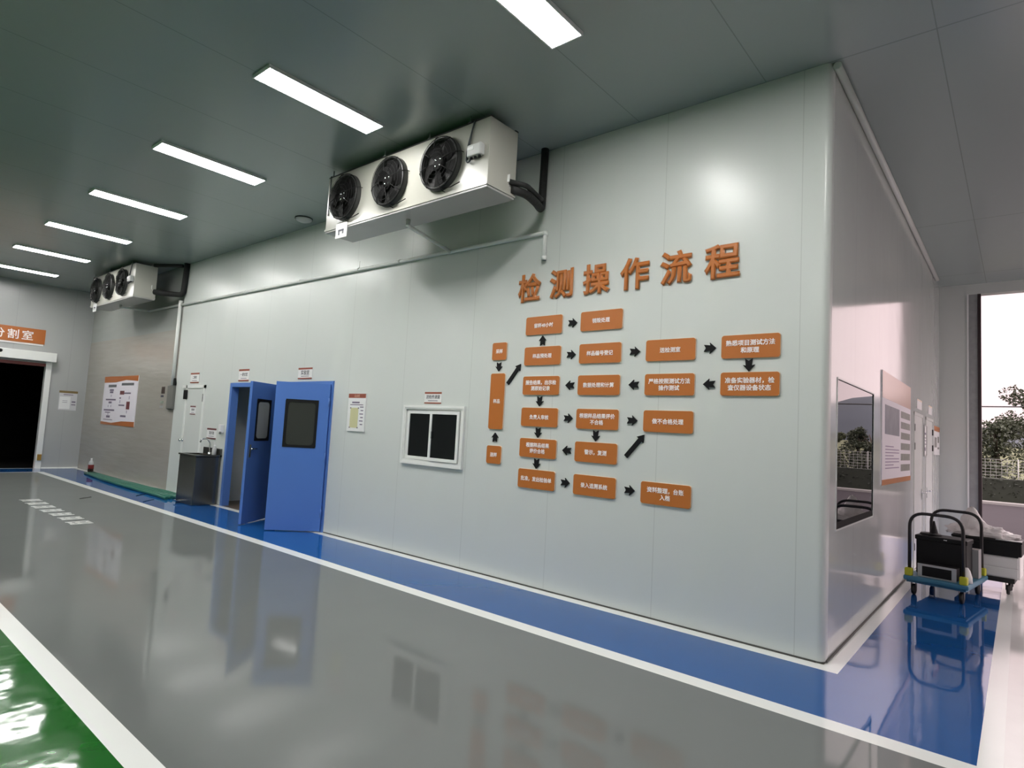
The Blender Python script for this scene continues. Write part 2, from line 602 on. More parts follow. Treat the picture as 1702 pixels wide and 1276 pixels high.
b = MB()
b.box(-0.1, YB, 0, DOOR_X0 - 0.17, YB + 0.2, HC)
b.box(DOOR_X0 - 0.17, YB, LINTEL, XR + 0.1, YB + 0.2, HC)
b.box(5.2, YB, 0, XR + 0.1, YB + 0.2, LINTEL)
struct(b.build('wall_far', mat('far_wall_paint', (0.60, 0.63, 0.61), 0.28)))
b = MB()
for (ya, za, yb, zb) in wall_boxes([(0.6, 6.6, 0.0, LINTEL)], YN, YB, HC):   # added unseen opening on the right, lets more daylight in
    b.box(XR, ya, za, XR + 0.1, yb, zb)
struct(b.build('wall_right', M_wall_left))
b = MB(); b.box(XR + 0.1, -30, -0.25, XR + 40, YB + 0.2, -0.02)
struct(b.build('floor_side_yard', M_asph))
b = MB(); b.box(XL, YN - 0.1, 0, XR, YN, HC)
struct(b.build('wall_near', M_wall))
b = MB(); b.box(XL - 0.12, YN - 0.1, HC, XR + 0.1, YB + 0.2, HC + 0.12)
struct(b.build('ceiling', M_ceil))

# door jamb of the loading door: white edge made paler for the daylight on it, galvanised channel, dark rubber strip
b = MB()
b.box(DOOR_X0 - 0.185, YB - 0.03, 0, DOOR_X0 - 0.165, YB + 0.10, LINTEL, 0)
b.box(DOOR_X0 - 0.165, YB + 0.02, 0, DOOR_X0 - 0.045, YB + 0.16, LINTEL, 1)
b.box(DOOR_X0 - 0.045, YB + 0.0, 0, DOOR_X0, YB + 0.16, LINTEL, 2)
struct(b.build('trim_1', [M_paper, mat('grey_channel', (0.30, 0.31, 0.31), 0.5, noise=0.2, nscale=12), mat('dark_brown_rubber', (0.03, 0.018, 0.02), 0.5)]))
# round cover strip between side wall and ceiling
b = MB(); b.tube([(0.03, 0.02, HC - 0.03), (0.03, YB - 0.7, HC - 0.03)], 0.03, 10)
struct(b.build('trim_2', M_trim))
# dark sealant along the foot of the two walls
b = MB()
b.box(DB[1] + 0.06, -0.006, 0, -RAD, 0.0, 0.012)
b.box(XL + 0.01, -0.004, 0, DA[0] - 0.06, 0.0, 0.006)
b.tube([(-RAD, -0.002, 0.006), (-0.012, 0.014, 0.006), (0.003, RAD, 0.006)], 0.006, 6)
b.box(0.0, RAD, 0, 0.010, D1[0] - 0.06, 0.016)
struct(b.build('trim_3', M_seal))
# white cove along the left wall foot
b = MB(); b.box(XL, -0.74, 0, XL + 0.012, 0, 0.02)
struct(b.build('baseboard_left', M_trim))
# ceiling line of the cladding
# ------------------------------------------------------------------ rooms behind the walls
b = MB()
b.box(XL, 2.4, 0, -0.1, 2.5, HC)              # inner back wall of the block
b.box(-9.75, TH, 0, -9.65, 2.4, HC)
b.box(-8.05, TH, 0, -7.95, 2.4, HC)
b.box(-5.6, TH, 0, -5.5, 2.4, HC)
b.box(-9.65, 2.36, 0.28, -8.05, 2.4, 0.34, 1)  # white skirting seen through the doorway
struct(b.build('wall_inner', [M_grey_room, M_trim]))
b = MB()
b.box(-5.5, TH + 0.001, 0.001, -0.1, TH + 1.4, 0.002)
b.box(-5.499, 1.5, 0, -0.101, 1.52, HC)
b.box(-5.5, TH, 0, -5.48, 1.5, HC)
struct(b.build('wall_laboratory', M_dark))
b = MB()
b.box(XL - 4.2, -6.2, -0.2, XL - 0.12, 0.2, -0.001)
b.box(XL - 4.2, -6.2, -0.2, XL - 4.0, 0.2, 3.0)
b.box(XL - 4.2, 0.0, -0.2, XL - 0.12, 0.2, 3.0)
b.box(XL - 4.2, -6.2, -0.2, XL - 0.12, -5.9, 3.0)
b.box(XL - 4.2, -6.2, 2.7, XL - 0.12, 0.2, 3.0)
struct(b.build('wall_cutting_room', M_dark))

# ------------------------------------------------------------------ ceiling lights
def make_light(label):
    t = thing('ceiling_light', label, 'ceiling light', group='LED panels in a row along the ceiling')
    b = MB(); b.frame(-0.14, -0.59, 0.14, 0.59, 0.012, -0.028, 0.0)
    b.build('frame', M_lframe, t)
    b = MB(); b.box(-0.128, -0.578, -0.024, 0.128, 0.578, -0.012)
    b.build('diffuser', M_diff, t)
    return t
ORD = ['nearest and largest of the LED ceiling panels, cut by the top edge of the photo',
       'long white LED ceiling panel, second nearest, in front of the near air cooler',
       'long white LED ceiling panel, third from the near end of the row',
       'long white LED ceiling panel, fourth from the near end of the row',
       'long white LED ceiling panel, third from the far end of the row',
       'long white LED ceiling panel, last but one towards the far end wall',
       'farthest LED ceiling panel, cut by the left edge of the photo']
light0 = None
for k in range(7):
    loc = (-1.475 - 2.31 * k, -1.95 + 0.028 * k, HC)
    if k == 0:
        light0 = make_light(ORD[0]); light0.location = loc
    else:
        dup(light0, loc, label=ORD[k])
dup(light0, (0.835, -1.95, HC), label='LED ceiling panel just outside the photo above the wall corner')  # unseen panel added beyond the row to brighten the corner
# second row over the green walkway, behind the camera
for k in range(5):
    dup(light0, (-1.475 - 2.31 * k, -7.0, HC), label='LED ceiling panel of the row over the green walkway, number %s from the right end' % ('one', 'two', 'three', 'four', 'five')[k])

# ------------------------------------------------------------------ air coolers
def make_cooler(label):
    W_, D_, H_ = 2.54, 0.385, 0.655
    t = thing('air_cooler', label, 'air cooler', group='ceiling air coolers with three fans')
    b = MB()
    b.box(0, 0, 0.03, W_, D_, H_, 0, bev=0.006)
    b.box(-0.004, -0.006, 0.022, W_ + 0.004, 0.008, 0.045, 0)
    b.box(W_ - 0.004, -0.006, 0.022, W_ + 0.005, D_, 0.045, 0)
    b.build('casing', M_cream, t)
    b = MB()
    b.box(0.005, 0.002, 0.0, W_ - 0.005, D_ - 0.004, 0.026, 0, bev=0.006)
    b.lathe([(0, -0.06), (0.024, -0.06), (0.024, 0.004)], 12, 0, Matrix.Translation((1.24, 0.2, 0)))
    b.build('drip_tray', M_tray, t)
    for fx in (0.39, 1.17, 1.935):
        rot = Matrix.Translation((fx, 0, 0.345)) @ Matrix.Rotation(PI / 2, 4, 'X')   # local z -> -y
        b = MB()
        b.lathe([(0.238, -0.02), (0.238, 0.055), (0.246, 0.062), (0.25, 0.055), (0.262, 0.0), (0.262, -0.004)], 40, 0, rot)
        b.lathe([(0.0, 0.003), (0.238, 0.003)], 40, 1, rot, smooth=False)
        fan = b.build('fan', [M_shroud, M_fanin], t)
        b = MB()
        for q in range(5):
            a0 = 2 * PI * q / 5 + fx
            t_ = bmesh.new()
            g = []
            for i in range(6):
                rr = 0.07 + 0.158 * i / 5
                row = []
                for j in range(5):
                    a = a0 + (j / 4 - 0.5) * (0.95 - 0.25 * i / 5) + 0.25 * i / 5
                    row.append(t_.verts.new((rr * math.cos(a), rr * math.sin(a), 0.012 + 0.03 * j / 4)))
                g.append(row)
            for i in range(5):
                for j in range(4):
                    f = t_.faces.new((g[i][j], g[i + 1][j], g[i + 1][j + 1], g[i][j + 1])); f.smooth = True
            b.join(t_, 0, rot)
        b.build('blades', M_fan, fan)
        b = MB()
        b.lathe([(0.0, 0.062), (0.062, 0.062), (0.075, 0.054), (0.078, 0.006)], 24, 0, rot)
        for q in range(4):
            a = PI / 4 + q * PI / 2
            b.lathe([(0, 0.07), (0.011, 0.068), (0.012, 0.06)], 10, 1, rot @ Matrix.Translation((0.043 * math.cos(a), 0.043 * math.sin(a), 0)))
        b.build('hub', [M_fan, M_chrome], fan)
        b = MB()
        for rr, zz in ((0.255, 0.052), (0.24, 0.075), (0.205, 0.085), (0.165, 0.09), (0.125, 0.094), (0.09, 0.096)):
            b.tube([rot @ Vector((rr * math.cos(2 * PI * k / 36), rr * math.sin(2 * PI * k / 36), zz)) for k in range(36)],
                   0.0024 if rr < 0.25 else 0.006, 5, closed=True)
        for q in range(8):
            a = 2 * PI * q / 8 + 0.2
            P = [(0.285, 0.0), (0.283, 0.03), (0.262, 0.06), (0.205, 0.087), (0.09, 0.098)] if q % 2 == 0 else [(0.262, 0.055), (0.205, 0.087), (0.09, 0.098)]
            b.tube([rot @ Vector((r * math.cos(a), r * math.sin(a), z)) for r, z in P], 0.004, 5)
        b.tube([rot @ Vector(p) for p in ((0.05, -0.25, 0.03), (0.16, -0.262, 0.03), (0.27, -0.235, 0.02))], 0.005, 5)
        b.build('guard', M_guard, fan)
    b = MB()
    b.box(2.315, -0.062, 0.30, 2.485, 0.002, 0.41, 0, bev=0.012)
    b.box(2.325, -0.066, 0.355, 2.40, -0.060, 0.385, 1)
    for q in range(3):
        b.lathe([(0, 0.0), (0.013, 0), (0.013, 0.02)], 10, 2, Matrix.Translation((2.35 + q * 0.05, -0.03, 0.283)))
    b.build('junction_box', [M_jbox, M_white, M_blackp], t)
    for P, r_ in (([(2.35, -0.03, 0.29), (2.31, -0.03, 0.26), (2.275, -0.022, 0.29), (2.28, -0.015, 0.42), (2.33, -0.012, 0.60), (2.345, 0.0, H_ + 0.02)], 0.008),
                  ([(2.285, -0.015, 0.30), (2.295, -0.012, 0.43), (2.332, -0.012, 0.61), (2.32, 0.01, H_ + 0.03)], 0.006),
                  ([(0.05, -0.008, 0.20), (0.055, -0.008, 0.56), (0.04, 0.0, H_ + 0.02)], 0.006)):
        b = MB(); b.tube(P, r_, 7, rounds=0.03)
        b.build('cable', M_cable, t)
    b = MB()
    b.box(0.0, 0.0, H_ - 0.001, W_, 0.04, H_ + 0.012, 0)
    b.box(0.0, D_ - 0.04, H_ - 0.001, W_, D_, H_ + 0.012, 0)
    b.build('mounting_rail', M_blackm, t)
    for hx in (0.06, 1.0, 1.7, 2.26):
        for hy in (0.02, D_ - 0.02):
            b = MB(); b.tube([(hx, hy, H_), (hx, hy, H_ + 0.09)], 0.008, 6)
            b.lathe([(0.0, 0.0), (0.02, 0.0), (0.02, 0.012), (0, 0.012)], 6, 0, Matrix.Translation((hx, hy, H_ + 0.012)))
            b.build('hanger_rod', M_steel, t)
    b = MB()
    b.box(0.235, -0.012, -0.105, 0.445, -0.006, 0.065, 0)
    b.box(0.285, -0.014, -0.03, 0.39, -0.011, -0.008, 1)
    b.box(0.29, -0.014, -0.07, 0.31, -0.011, -0.008, 1)
    b.box(0.365, -0.014, -0.06, 0.385, -0.011, -0.008, 1)
    b.box(0.25, -0.012, 0.075, 0.43, -0.007, 0.125, 2)
    b.build('instruction_card', [M_paper, M_ink, M_jbox], t, label='white card hanging below the left fan')
    return t
COOL_N = (-5.10, -0.98, 3.655)
cool = make_cooler('large white three fan air cooler near the LED panels, in the middle of the photo')
cool.location = COOL_N
COOL_F = (-14.42, -0.755, 3.655)
dup(cool, COOL_F, label='small looking white air cooler high in the far left corner')

# insulated refrigerant pipes
def pipes(name, pts, r, label, extra=None):
    t = thing(name, label, 'pipe', loc=pts[0])
    o_ = Vector(pts[0])
    b = MB(); b.tube([Vector(p) - o_ for p in pts], r, 12, rounds=0.09)
    if extra:
        b.tube([Vector(p) - o_ for p in extra], r * 0.62, 10, rounds=0.05)
    b.build('insulation', M_insul, t)
    b = MB()
    b.box(-0.02, -0.055, 0.05, 0.02, -0.05, 0.12); b.box(-0.055, -0.055, 0.03, -0.028, -0.05, 0.075)
    b.tube([(0, -0.02, 0.0), (0, -0.05, 0.06)], 0.004, 5)
    b.build('paper_tag', M_paper, t)
    return t
pipes('insulated_pipe', [(-2.555, -0.66, 3.74), (-2.50, -0.50, 3.735), (-2.55, -0.28, 3.73), (-2.66, -0.055, 3.75), (-2.655, -0.05, HC)], 0.040,
      'black insulated pipe bending up to the ceiling beside the near air cooler', [(-2.555, -0.69, 3.80), (-2.46, -0.55, 3.79), (-2.55, -0.25, 3.80), (-2.64, -0.09, 3.85)])
pipes('insulated_pipe', [(-11.875, -0.40, 3.82), (-11.75, -0.30, 3.80), (-11.40, -0.05, 3.78), (-11.33, -0.052, HC)], 0.052,
      'black insulated pipe looping up beside the far air cooler', [(-11.875, -0.44, HC - 0.06), (-11.7, -0.3, HC - 0.05), (-11.40, -0.10, HC - 0.05)])

# condensate drain pipes, white PVC
t = thing('drain_pipe', 'thin white drain pipe running the length of the wall below the air coolers', 'pipe', loc=(0, 0, 0))
b = MB()
zr = lambda x: 3.515 + (-x - 2.6) * 0.0095
b.tube([(-2.615, -0.03, 3.235), (-2.615, -0.03, 3.515), (-8.0, -0.03, zr(-8)), (-13.1, -0.03, zr(-13.1))], 0.021, 10, rounds=0.02)
b.build('main_pipe', M_pvc, t)
b = MB()
b.tube([(-3.86, -0.78, 3.60), (-3.86, -0.76, 3.585), (-3.98, -0.03, zr(-4))], 0.021, 10)
b.tube([(-3.86, -0.78, 3.66), (-3.86, -0.78, 3.585)], 0.024, 10)
b.build('branch_pipe', M_pvc, t)
b = MB()
b.tube([(-13.18, -0.56, 3.66), (-13.18, -0.55, 3.61), (-13.1, -0.03, zr(-13.1))], 0.021, 10)
b.build('branch_pipe', M_pvc, t)
for cx in (-4.0, -4.9, -5.75, -7.2, -8.9, -10.6):
    b = MB()
    b.tube([(cx - 0.02, -0.03, zr(cx)), (cx + 0.02, -0.03, zr(cx))], 0.027, 10)
    b.box(cx - 0.012, -0.03, zr(cx) - 0.012, cx + 0.012, 0.0, zr(cx) + 0.012)
    if cx == -5.75:
        b.tube([(cx, -0.02, zr(cx)), (cx, -0.02, zr(cx) + 0.12)], 0.004, 5)
    b.build('pipe_clip', M_pvc, t)
b = MB()
b.tube([(-2.615, -0.03, 3.49), (-2.615, -0.03, 3.53)], 0.028, 10)
b.build('elbow', M_pvc, t)
b = MB()
b.tube([(-2.615, -0.03, 3.235), (-2.615, -0.03, 3.275)], 0.027, 10)
b.build('pipe_mouth', M_pvc, t)

# smoke detector like white dome near the ceiling edge
t = thing('ceiling_sensor', 'small pale round sensor on the ceiling left of the near air cooler', 'sensor', loc=(-6.86, -0.25, HC))
b = MB(); b.lathe([(0, -0.055), (0.06, -0.052), (0.10, -0.035), (0.115, -0.02), (0.115, -0.012)], 24)
b.build('cover', M_jbox, t)
b = MB(); b.lathe([(0.125, -0.012), (0.125, 0.0), (0, 0)], 24)
b.build('base_plate', M_blackm, t)

# ------------------------------------------------------------------ big title letters
TXT = '检测操作流程'
TX = [-2.795, -2.397, -1.992, -1.592, -1.195, -0.795]
PIN = ['first', 'second', 'third', 'fourth', 'fifth', 'last']
for ch, x, pn in zip(TXT, TX, PIN):
    b = text_bm(ch, 0.300, 0.026, bold=0.036, sx=0.97)
    for f in b.bm.faces:
        f.material_index = 0 if abs(f.normal.z) > 0.7 else 1
    o = b.build('title_character', [M_orange, M_pale], loc=(x, -0.0005, 2.972), rot=FRONT)
    tag(o, 'large orange raised character %s, %s of the six in the heading' % (ch, pn), 'letter', 'raised heading characters')

# ------------------------------------------------------------------ flow chart plaques
CX = dict(a=-3.157, b=-2.587, c=-1.920, d=-1.222, e=-0.553)
RZ = {1: 2.571, 2: 2.262, 3: 1.965, 4: 1.650, 5: 1.344, 6: 1.040}
PL = [('b', 1, '留样48小时'), ('c', 1, '销毁处理'), ('b', 2, '样品预处理'), ('c', 2, '样品编号登记'), ('d', 2, '送检测室'),
      ('e', 2, '熟悉项目测试方法\n和原理'), ('b', 3, '报告结果，出示检\n测原始记录'), ('c', 3, '数据处理和计算'),
      ('d', 3, '严格按照测试方法\n操作测试'), ('e', 3, '准备实验器材，检\n查仪器设备状态'), ('b', 4, '负责人审核'),
      ('c', 4, '根据样品结果评价\n不合格'), ('d', 4, '做不合格处理'), ('b', 5, '根据样品结果\n评价合格'), ('c', 5, '警示，复测'),
      ('b', 6, '批准，发出检验单'), ('c', 6, '录入追溯系统'), ('d', 6, '资料整理，台账\n入档')]
def plaque(x, z, w_, h_, txt, shape):
    one = txt.replace('\n', '')
    t = thing('flow_chart_plaque', '%s orange wall plaque lettered %s in white' % (shape, one), 'plaque',
              loc=(x, 0, z), rot=FRONT, group='orange flow chart plaques')
    b = MB(); b.rrect(-w_ / 2 - 0.003, -h_ / 2 - 0.003, w_ / 2 + 0.003, h_ / 2 + 0.003, 0.0, 0.012, 0.023)
    b.build('backing_board', M_pale, t)
    b = MB(); b.rrect(-w_ / 2, -h_ / 2, w_ / 2, h_ / 2, 0.012, 0.016, 0.021)
    b.build('face', M_orange, t)
    text_bm(txt, 0.0475, 0.0016, bold=0.028, z=0.0166, lines=1.22).build('lettering', M_lett, t)
for c, r, s in PL:
    plaque(CX[c], RZ[r], 0.45, 0.184, s, 'rectangular')
plaque(CX['a'], 2.331, 0.198, 0.184, '采样', 'small square')
plaque(CX['a'], 1.803, 0.196, 0.585, '样品', 'tall narrow')
plaque(CX['a'], 1.244, 0.198, 0.184, '送样', 'small square')

def arrow(x0, z0, x1, z1, label, long=False):
    L = math.hypot(x1 - x0, z1 - z0)
    a = math.atan2(z1 - z0, x1 - x0)
    if long:
        hw, sw, hl = 0.040, 0.019, 0.060
        poly = [(-L / 2, -sw), (L / 2 - hl, -sw), (L / 2 - hl, -hw), (L / 2, 0), (L / 2 - hl, hw), (L / 2 - hl, sw), (-L / 2, sw)]
    else:
        hw, sw, hl = 0.045, 0.022, 0.046
        poly = [(-L / 2, -sw - 0.006), (L / 2 - hl, -sw), (L / 2 - hl - 0.006, -hw), (L / 2, 0), (L / 2 - hl - 0.006, hw), (L / 2 - hl, sw),
                (-L / 2, sw + 0.006), (-L / 2 + 0.017, 0)]
    b = MB()
    b.prism(poly, 0.0, 0.014, mat4=Matrix.Rotation(a, 4, 'Z'))
    o = b.build('flow_chart_arrow', M_arrow, loc=((x0 + x1) / 2, 0, (z0 + z1) / 2), rot=FRONT)
    tag(o, label, 'arrow', 'black flow chart arrows')
def A_(c0, r0, c1, r1, t0, t1):
    xa, za, xb, zb = CX[c0], RZ[r0], CX[c1], RZ[r1]
    d = {(1, 0): 'right', (-1, 0): 'left', (0, 1): 'up', (0, -1): 'down'}[((xb > xa) - (xb < xa), (zb > za) - (zb < za))]
    mx, mz = (xa + xb) / 2, (za + zb) / 2
    h = 0.05
    dx, dz = {'right': (h, 0), 'left': (-h, 0), 'up': (0, h), 'down': (0, -h)}[d]
    if dx:
        mx += 0.012
    if dz:
        mx -= 0.008
    arrow(mx - dx, mz - dz, mx + dx, mz + dz, 'short black arrow pointing %s from plaque %s to %s' % (d, t0, t1))
A_('b', 1, 'c', 1, '留样48小时', '销毁处理')
A_('b', 2, 'b', 1, '样品预处理', '留样48小时')
A_('b', 2, 'c', 2, '样品预处理', '样品编号登记')
A_('c', 2, 'd', 2, '样品编号登记', '送检测室')
A_('d', 2, 'e', 2, '送检测室', '熟悉项目测试方法和原理')
A_('e', 2, 'e', 3, '熟悉项目测试方法和原理', '准备实验器材')
A_('e', 3, 'd', 3, '准备实验器材', '严格按照测试方法操作测试')
A_('d', 3, 'c', 3, '严格按照测试方法操作测试', '数据处理和计算')
A_('c', 3, 'b', 3, '数据处理和计算', '报告结果')
A_('b', 3, 'b', 4, '报告结果', '负责人审核')
A_('b', 4, 'c', 4, '负责人审核', '不合格')
A_('c', 4, 'd', 4, '不合格', '做不合格处理')
A_('b', 4, 'b', 5, '负责人审核', '评价合格')
A_('c', 4, 'c', 5, '不合格', '警示，复测')
A_('c', 5, 'b', 5, '警示，复测', '评价合格')
A_('b', 5, 'b', 6, '评价合格', '批准，发出检验单')
A_('b', 6, 'c', 6, '批准，发出检验单', '录入追溯系统')
A_('c', 6, 'd', 6, '录入追溯系统', '资料整理')
arrow(-3.158, 2.215, -3.158, 2.119, 'short black arrow pointing down from plaque 采样 to the tall plaque')
arrow(-3.156, 1.378, -3.157, 1.474, 'short black arrow pointing up from plaque 送样 to the tall plaque')
arrow(-3.024, 1.986, -2.860, 2.188, 'long slanting black arrow rising from the tall plaque to 样品预处理', True)
arrow(-1.609, 1.331, -1.437, 1.530, 'long slanting black arrow rising from plaque 警示，复测 to 做不合格处理', True)

# ------------------------------------------------------------------ sliding window
t = thing('sliding_window', 'white framed two pane sliding window in the wall left of the flow chart', 'window', loc=(-4.12, 0, 1.395), rot=FRONT)
b = MB(); b.frame(-0.51, -0.345, 0.51, 0.345, 0.05, 0.0, 0.024, tt=0.045, tb=0.055, tl=0.045)
b.frame(-0.51, -0.345, 0.51, 0.345, 0.03, 0.024, 0.030)
b.box(-0.47, -0.30, -0.05, 0.47, -0.285, 0.0); b.box(-0.45, 0.285, -0.05, 0.45, 0.30, 0.0)
b.build('frame', M_pvc, t)
for nm, x0, x1, zz in (('sash', -0.445, 0.005, -0.012), ('sash', -0.03, 0.445, 0.012)):
    b = MB(); b.frame(x0, -0.285, x1, 0.285, 0.036, zz, zz + 0.022)
    s_ = b.build('sash', M_pvc, t)
    b = MB(); b.box(x0 + 0.036, -0.249, zz + 0.008, x1 - 0.036, 0.249, zz + 0.013)
    b.build('pane', M_glass, s_)
b = MB(); b.box(0.008, -0.03, 0.034, 0.020, 0.05, 0.042, bev=0.003)
b.build('latch', M_chrome, t)
t['kind'] = 'structure'
t.name = 'window_1'

# ------------------------------------------------------------------ tinted window in the side wall
t = thing('window_2', 'tall tinted window with thin dark frame in the side wall', 'window', loc=(0, 1.035, 1.465), rot=SIDE)
t['kind'] = 'structure'
b = MB(); b.frame(-0.735, -0.565, 0.735, 0.565, 0.004, -0.03, 0.0015, mi=1, tb=0.05)
b.frame(-0.747, -0.577, 0.747, 0.577, 0.012, 0.0, 0.005, mi=0)
b.build('frame', [M_trim, M_winblack], t)
b = MB(); b.box(-0.731, -0.515, -0.012, 0.731, 0.561, -0.002)
b.build('pane', M_mirrorglass, t)

# ------------------------------------------------------------------ blue doors
def door_frame(name, x0, x1, h, lab):
    t = thing(name, lab, 'door frame', loc=((x0 + x1) / 2, 0, 0))
    w2 = (x1 - x0) / 2
    b = MB()
    b.box(-w2 - 0.05, -0.012, 0, -w2 + 0.02, TH + 0.01, h + 0.05)
    b.box(w2 - 0.02, -0.012, 0, w2 + 0.05, TH + 0.01, h + 0.05)
    b.box(-w2 + 0.02, -0.012, h - 0.02, w2 - 0.02, TH + 0.01, h + 0.05)
    b.build('frame', M_bluedark, t)
    return t
def leaf(parent, hinge, ang, W_, H_, win, name='leaf', flip=1):
    """door leaf built along +x from its hinge, outer face towards -y"""
    l = bpy.data.objects.new(name, None)
    b = MB()
    # panel with a window hole
    wx0, wx1, wz0, wz1 = win
    for (a, z0, c, z1) in wall_boxes([(wx0, wx1, wz0, wz1)], 0.0, W_, H_):
        b.box(a, -0.02, z0 + (0.012 if z0 == 0 else 0), c, 0.02, z1)
    o = b.build(name, M_bluedoor, parent, loc=hinge, rot=(0, 0, ang))
    b = MB()
    for sgn in (-1, 1):
        y0, y1 = (-0.027, -0.019) if sgn < 0 else (0.019, 0.027)
        outer = (wx0 - 0.01, wz0 - 0.01, wx1 + 0.01, wz1 + 0.01)
        inner = rpoly(wx0 + 0.025, wz0 + 0.025, wx1 - 0.025, wz1 - 0.025, 0.055, 5)
        # frame with rounded inner corners: quads between rounded loop and box corners
        n = len(inner)
        tb = bmesh.new()
        def onbox(p):
            cx_, cz_ = (outer[0] + outer[2]) / 2, (outer[1] + outer[3]) / 2
            dx, dz = p[0] - cx_, p[1] - cz_
            hx, hz = (outer[2] - outer[0]) / 2, (outer[3] - outer[1]) / 2
            k = min(hx / abs(dx) if dx else 9e9, hz / abs(dz) if dz else 9e9)
            return cx_ + dx * k, cz_ + dz * k
        vi = [tb.verts.new((p[0], y0 if sgn < 0 else y1, p[1])) for p in inner]
        vi2 = [tb.verts.new((p[0], 0.0, p[1])) for p in inner]
        corners = [(outer[2], outer[3]), (outer[0], outer[3]), (outer[0], outer[1]), (outer[2], outer[1])]
        m_ = n // 4
        def ring(p, q):
            # snap the middle vertex of each rounded corner to the box corner
            if q % m_ == m_ // 2:
                return corners[q // m_]
            return onbox(p)
        vo = [tb.verts.new((ring(p, q)[0], y0 if sgn < 0 else y1, ring(p, q)[1])) for q, p in enumerate(inner)]
        vo2 = [tb.verts.new((v.co.x, 0.0, v.co.z)) for v in vo]
        for k in range(n):
            k2 = (k + 1) % n
            tb.faces.new((vi[k], vi[k2], vo[k2], vo[k]))
            tb.faces.new((vi[k], vi[k2], vi2[k2], vi2[k]))
            tb.faces.new((vo[k], vo[k2], vo2[k2], vo2[k]))
        b.join(tb)
    b.build('window_rim', M_blackp, o)
    return o, (wx0, wx1, wz0, wz1)
# single doorway standing open
t = door_frame('door_1', DA[0], DA[1], 2.0, 'blue door frame left of the double doors, standing open to a dim room')
t['kind'] = 'structure'
# double doors, both leaves swung out
t = door_frame('door_2', DB[0], DB[1], 2.0, 'blue double door frame with both leaves swung out')
t['kind'] = 'structure'
angL = math.atan2(-0.600, 0.375)
ho, wn = leaf(t, (-0.70, -0.02, 0), angL, 0.715, 2.0, (0.20, 0.56, 1.17, 1.75))
b = MB(); b.box(0.215, -0.017, 1.185, 0.545, 0.017, 1.735); b.build('pane', M_frost, ho, label='pale glass pane in the left leaf')
def lever(parent, x, z, sgn):
    b = MB()
    for s in (-1, 1):
        b.box(x - 0.02, s * 0.028 if s < 0 else 0.019, z - 0.09, x + 0.02, -0.019 if s < 0 else 0.028, z + 0.09, bev=0.003)
        b.tube([(x, s * 0.02, z + 0.03), (x, s * 0.06, z + 0.03), (x + sgn * 0.12, s * 0.06, z + 0.03)], 0.009, 8, rounds=0.02)
    b.build('lever_handle', M_chrome, parent)
lever(ho, 0.655, 1.02, -1)
# right leaf, hinged on the right: build along +x from the hinge, turned round
angR = math.atan2(-0.515, -0.475)
ho, wn = leaf(t, (0.70, -0.02, 0), angR, 0.715, 2.0, (0.15, 0.565, 1.13, 1.76))
b = MB(); b.box(0.16, -0.017, 1.14, 0.555, 0.017, 1.75); b.build('pane', mat('grey_door_glass', (0.04, 0.043, 0.038), 0.06), ho)
b = MB()
for z in (0.25, 1.0, 1.75):
    b.tube([(0.004, 0.026, z - 0.06), (0.004, 0.026, z + 0.06)], 0.011, 8)
b.build('hinge', M_bluedark, ho)

# ------------------------------------------------------------------ white door at the far end
t = thing('door_3', 'narrow white door with round knob left of the sink', 'door', loc=(-10.52, 0, 0))
t['kind'] = 'structure'
b = MB()
b.box(-0.40, -0.022, 0, -0.345, 0, 2.02); b.box(0.345, -0.022, 0, 0.40, 0, 2.02); b.box(-0.56, -0.022, 1.965, 0.40, 0, 2.02)
b.build('frame', M_pvc, t)
b = MB(); b.box(-0.345, -0.010, 0.01, 0.345, 0, 1.965)
lf = b.build('leaf', mat('white_door_panel', (0.62, 0.64, 0.62), 0.3), t)
b = MB(); b.lathe([(0.0, 0.065), (0.022, 0.062), (0.03, 0.048), (0.022, 0.034), (0.012, 0.028), (0.012, 0.012), (0.03, 0.008), (0.03, 0)], 16, 0,
                  Matrix.Translation((-0.345, -0.02, 1.0)) @ Matrix.Rotation(PI / 2, 4, 'X'))
b.build('knob', M_chrome, lf)
b = MB(); b.box(0.335, -0.026, 1.72, 0.352, -0.008, 1.86)
b.build('hinge', M_blackm, lf)
b = MB(); b.box(-0.47, -0.032, 1.76, -0.32, -0.022, 1.93); o = b.build('wall_notice', M_winblack, loc=(-10.52, 0, 0))
tag(o, 'small black square plate on the left corner of the white door', 'plate')

# ------------------------------------------------------------------ small room signs
def sign(x, z, w_, h_, txt, label, face=FRONT, pos=None, band=M_redband, tsize=0.07, band_b=True):
    loc = pos if pos else (x, 0, z)
    t = thing('room_sign', label, 'sign', loc=loc, rot=face, group='small white room signs')
    b = MB(); b.box(-w_ / 2, -h_ / 2, 0, w_ / 2, h_ / 2, 0.006, 0)
    b.build('board', M_paper, t)
    b = MB(); b.box(-w_ / 2, h_ / 2 - h_ * 0.16, 0.006, w_ / 2, h_ / 2, 0.0075)
    if band_b:
        b.box(-w_ / 2, -h_ / 2, 0.006, w_ / 2, -h_ / 2 + h_ * 0.11, 0.0075)
    b.build('colour_band', band, t)
    if txt:
        text_bm(txt, tsize, 0.0015, bold=0.012, cy=0.012, z=0.006).build('lettering', M_ink, t)
    b = MB(); b.box(-w_ * 0.28, -h_ * 0.28, 0.006, w_ * 0.28, -h_ * 0.28 + 0.008, 0.0072)
    b.build('small_print', M_inkp, t)
    return t
sign(-10.62, 2.155, 0.37, 0.19, '二更衣', 'small white sign with red bands above the white door', tsize=0.058)
sign(-8.745, 2.175, 0.355, 0.20, '一更衣室', 'small white sign above the open blue doorway', tsize=0.062)
sign(-6.90, 2.170, 0.372, 0.165, '实验室', 'small white sign lettered 实验室 above the blue double doors', tsize=0.075)
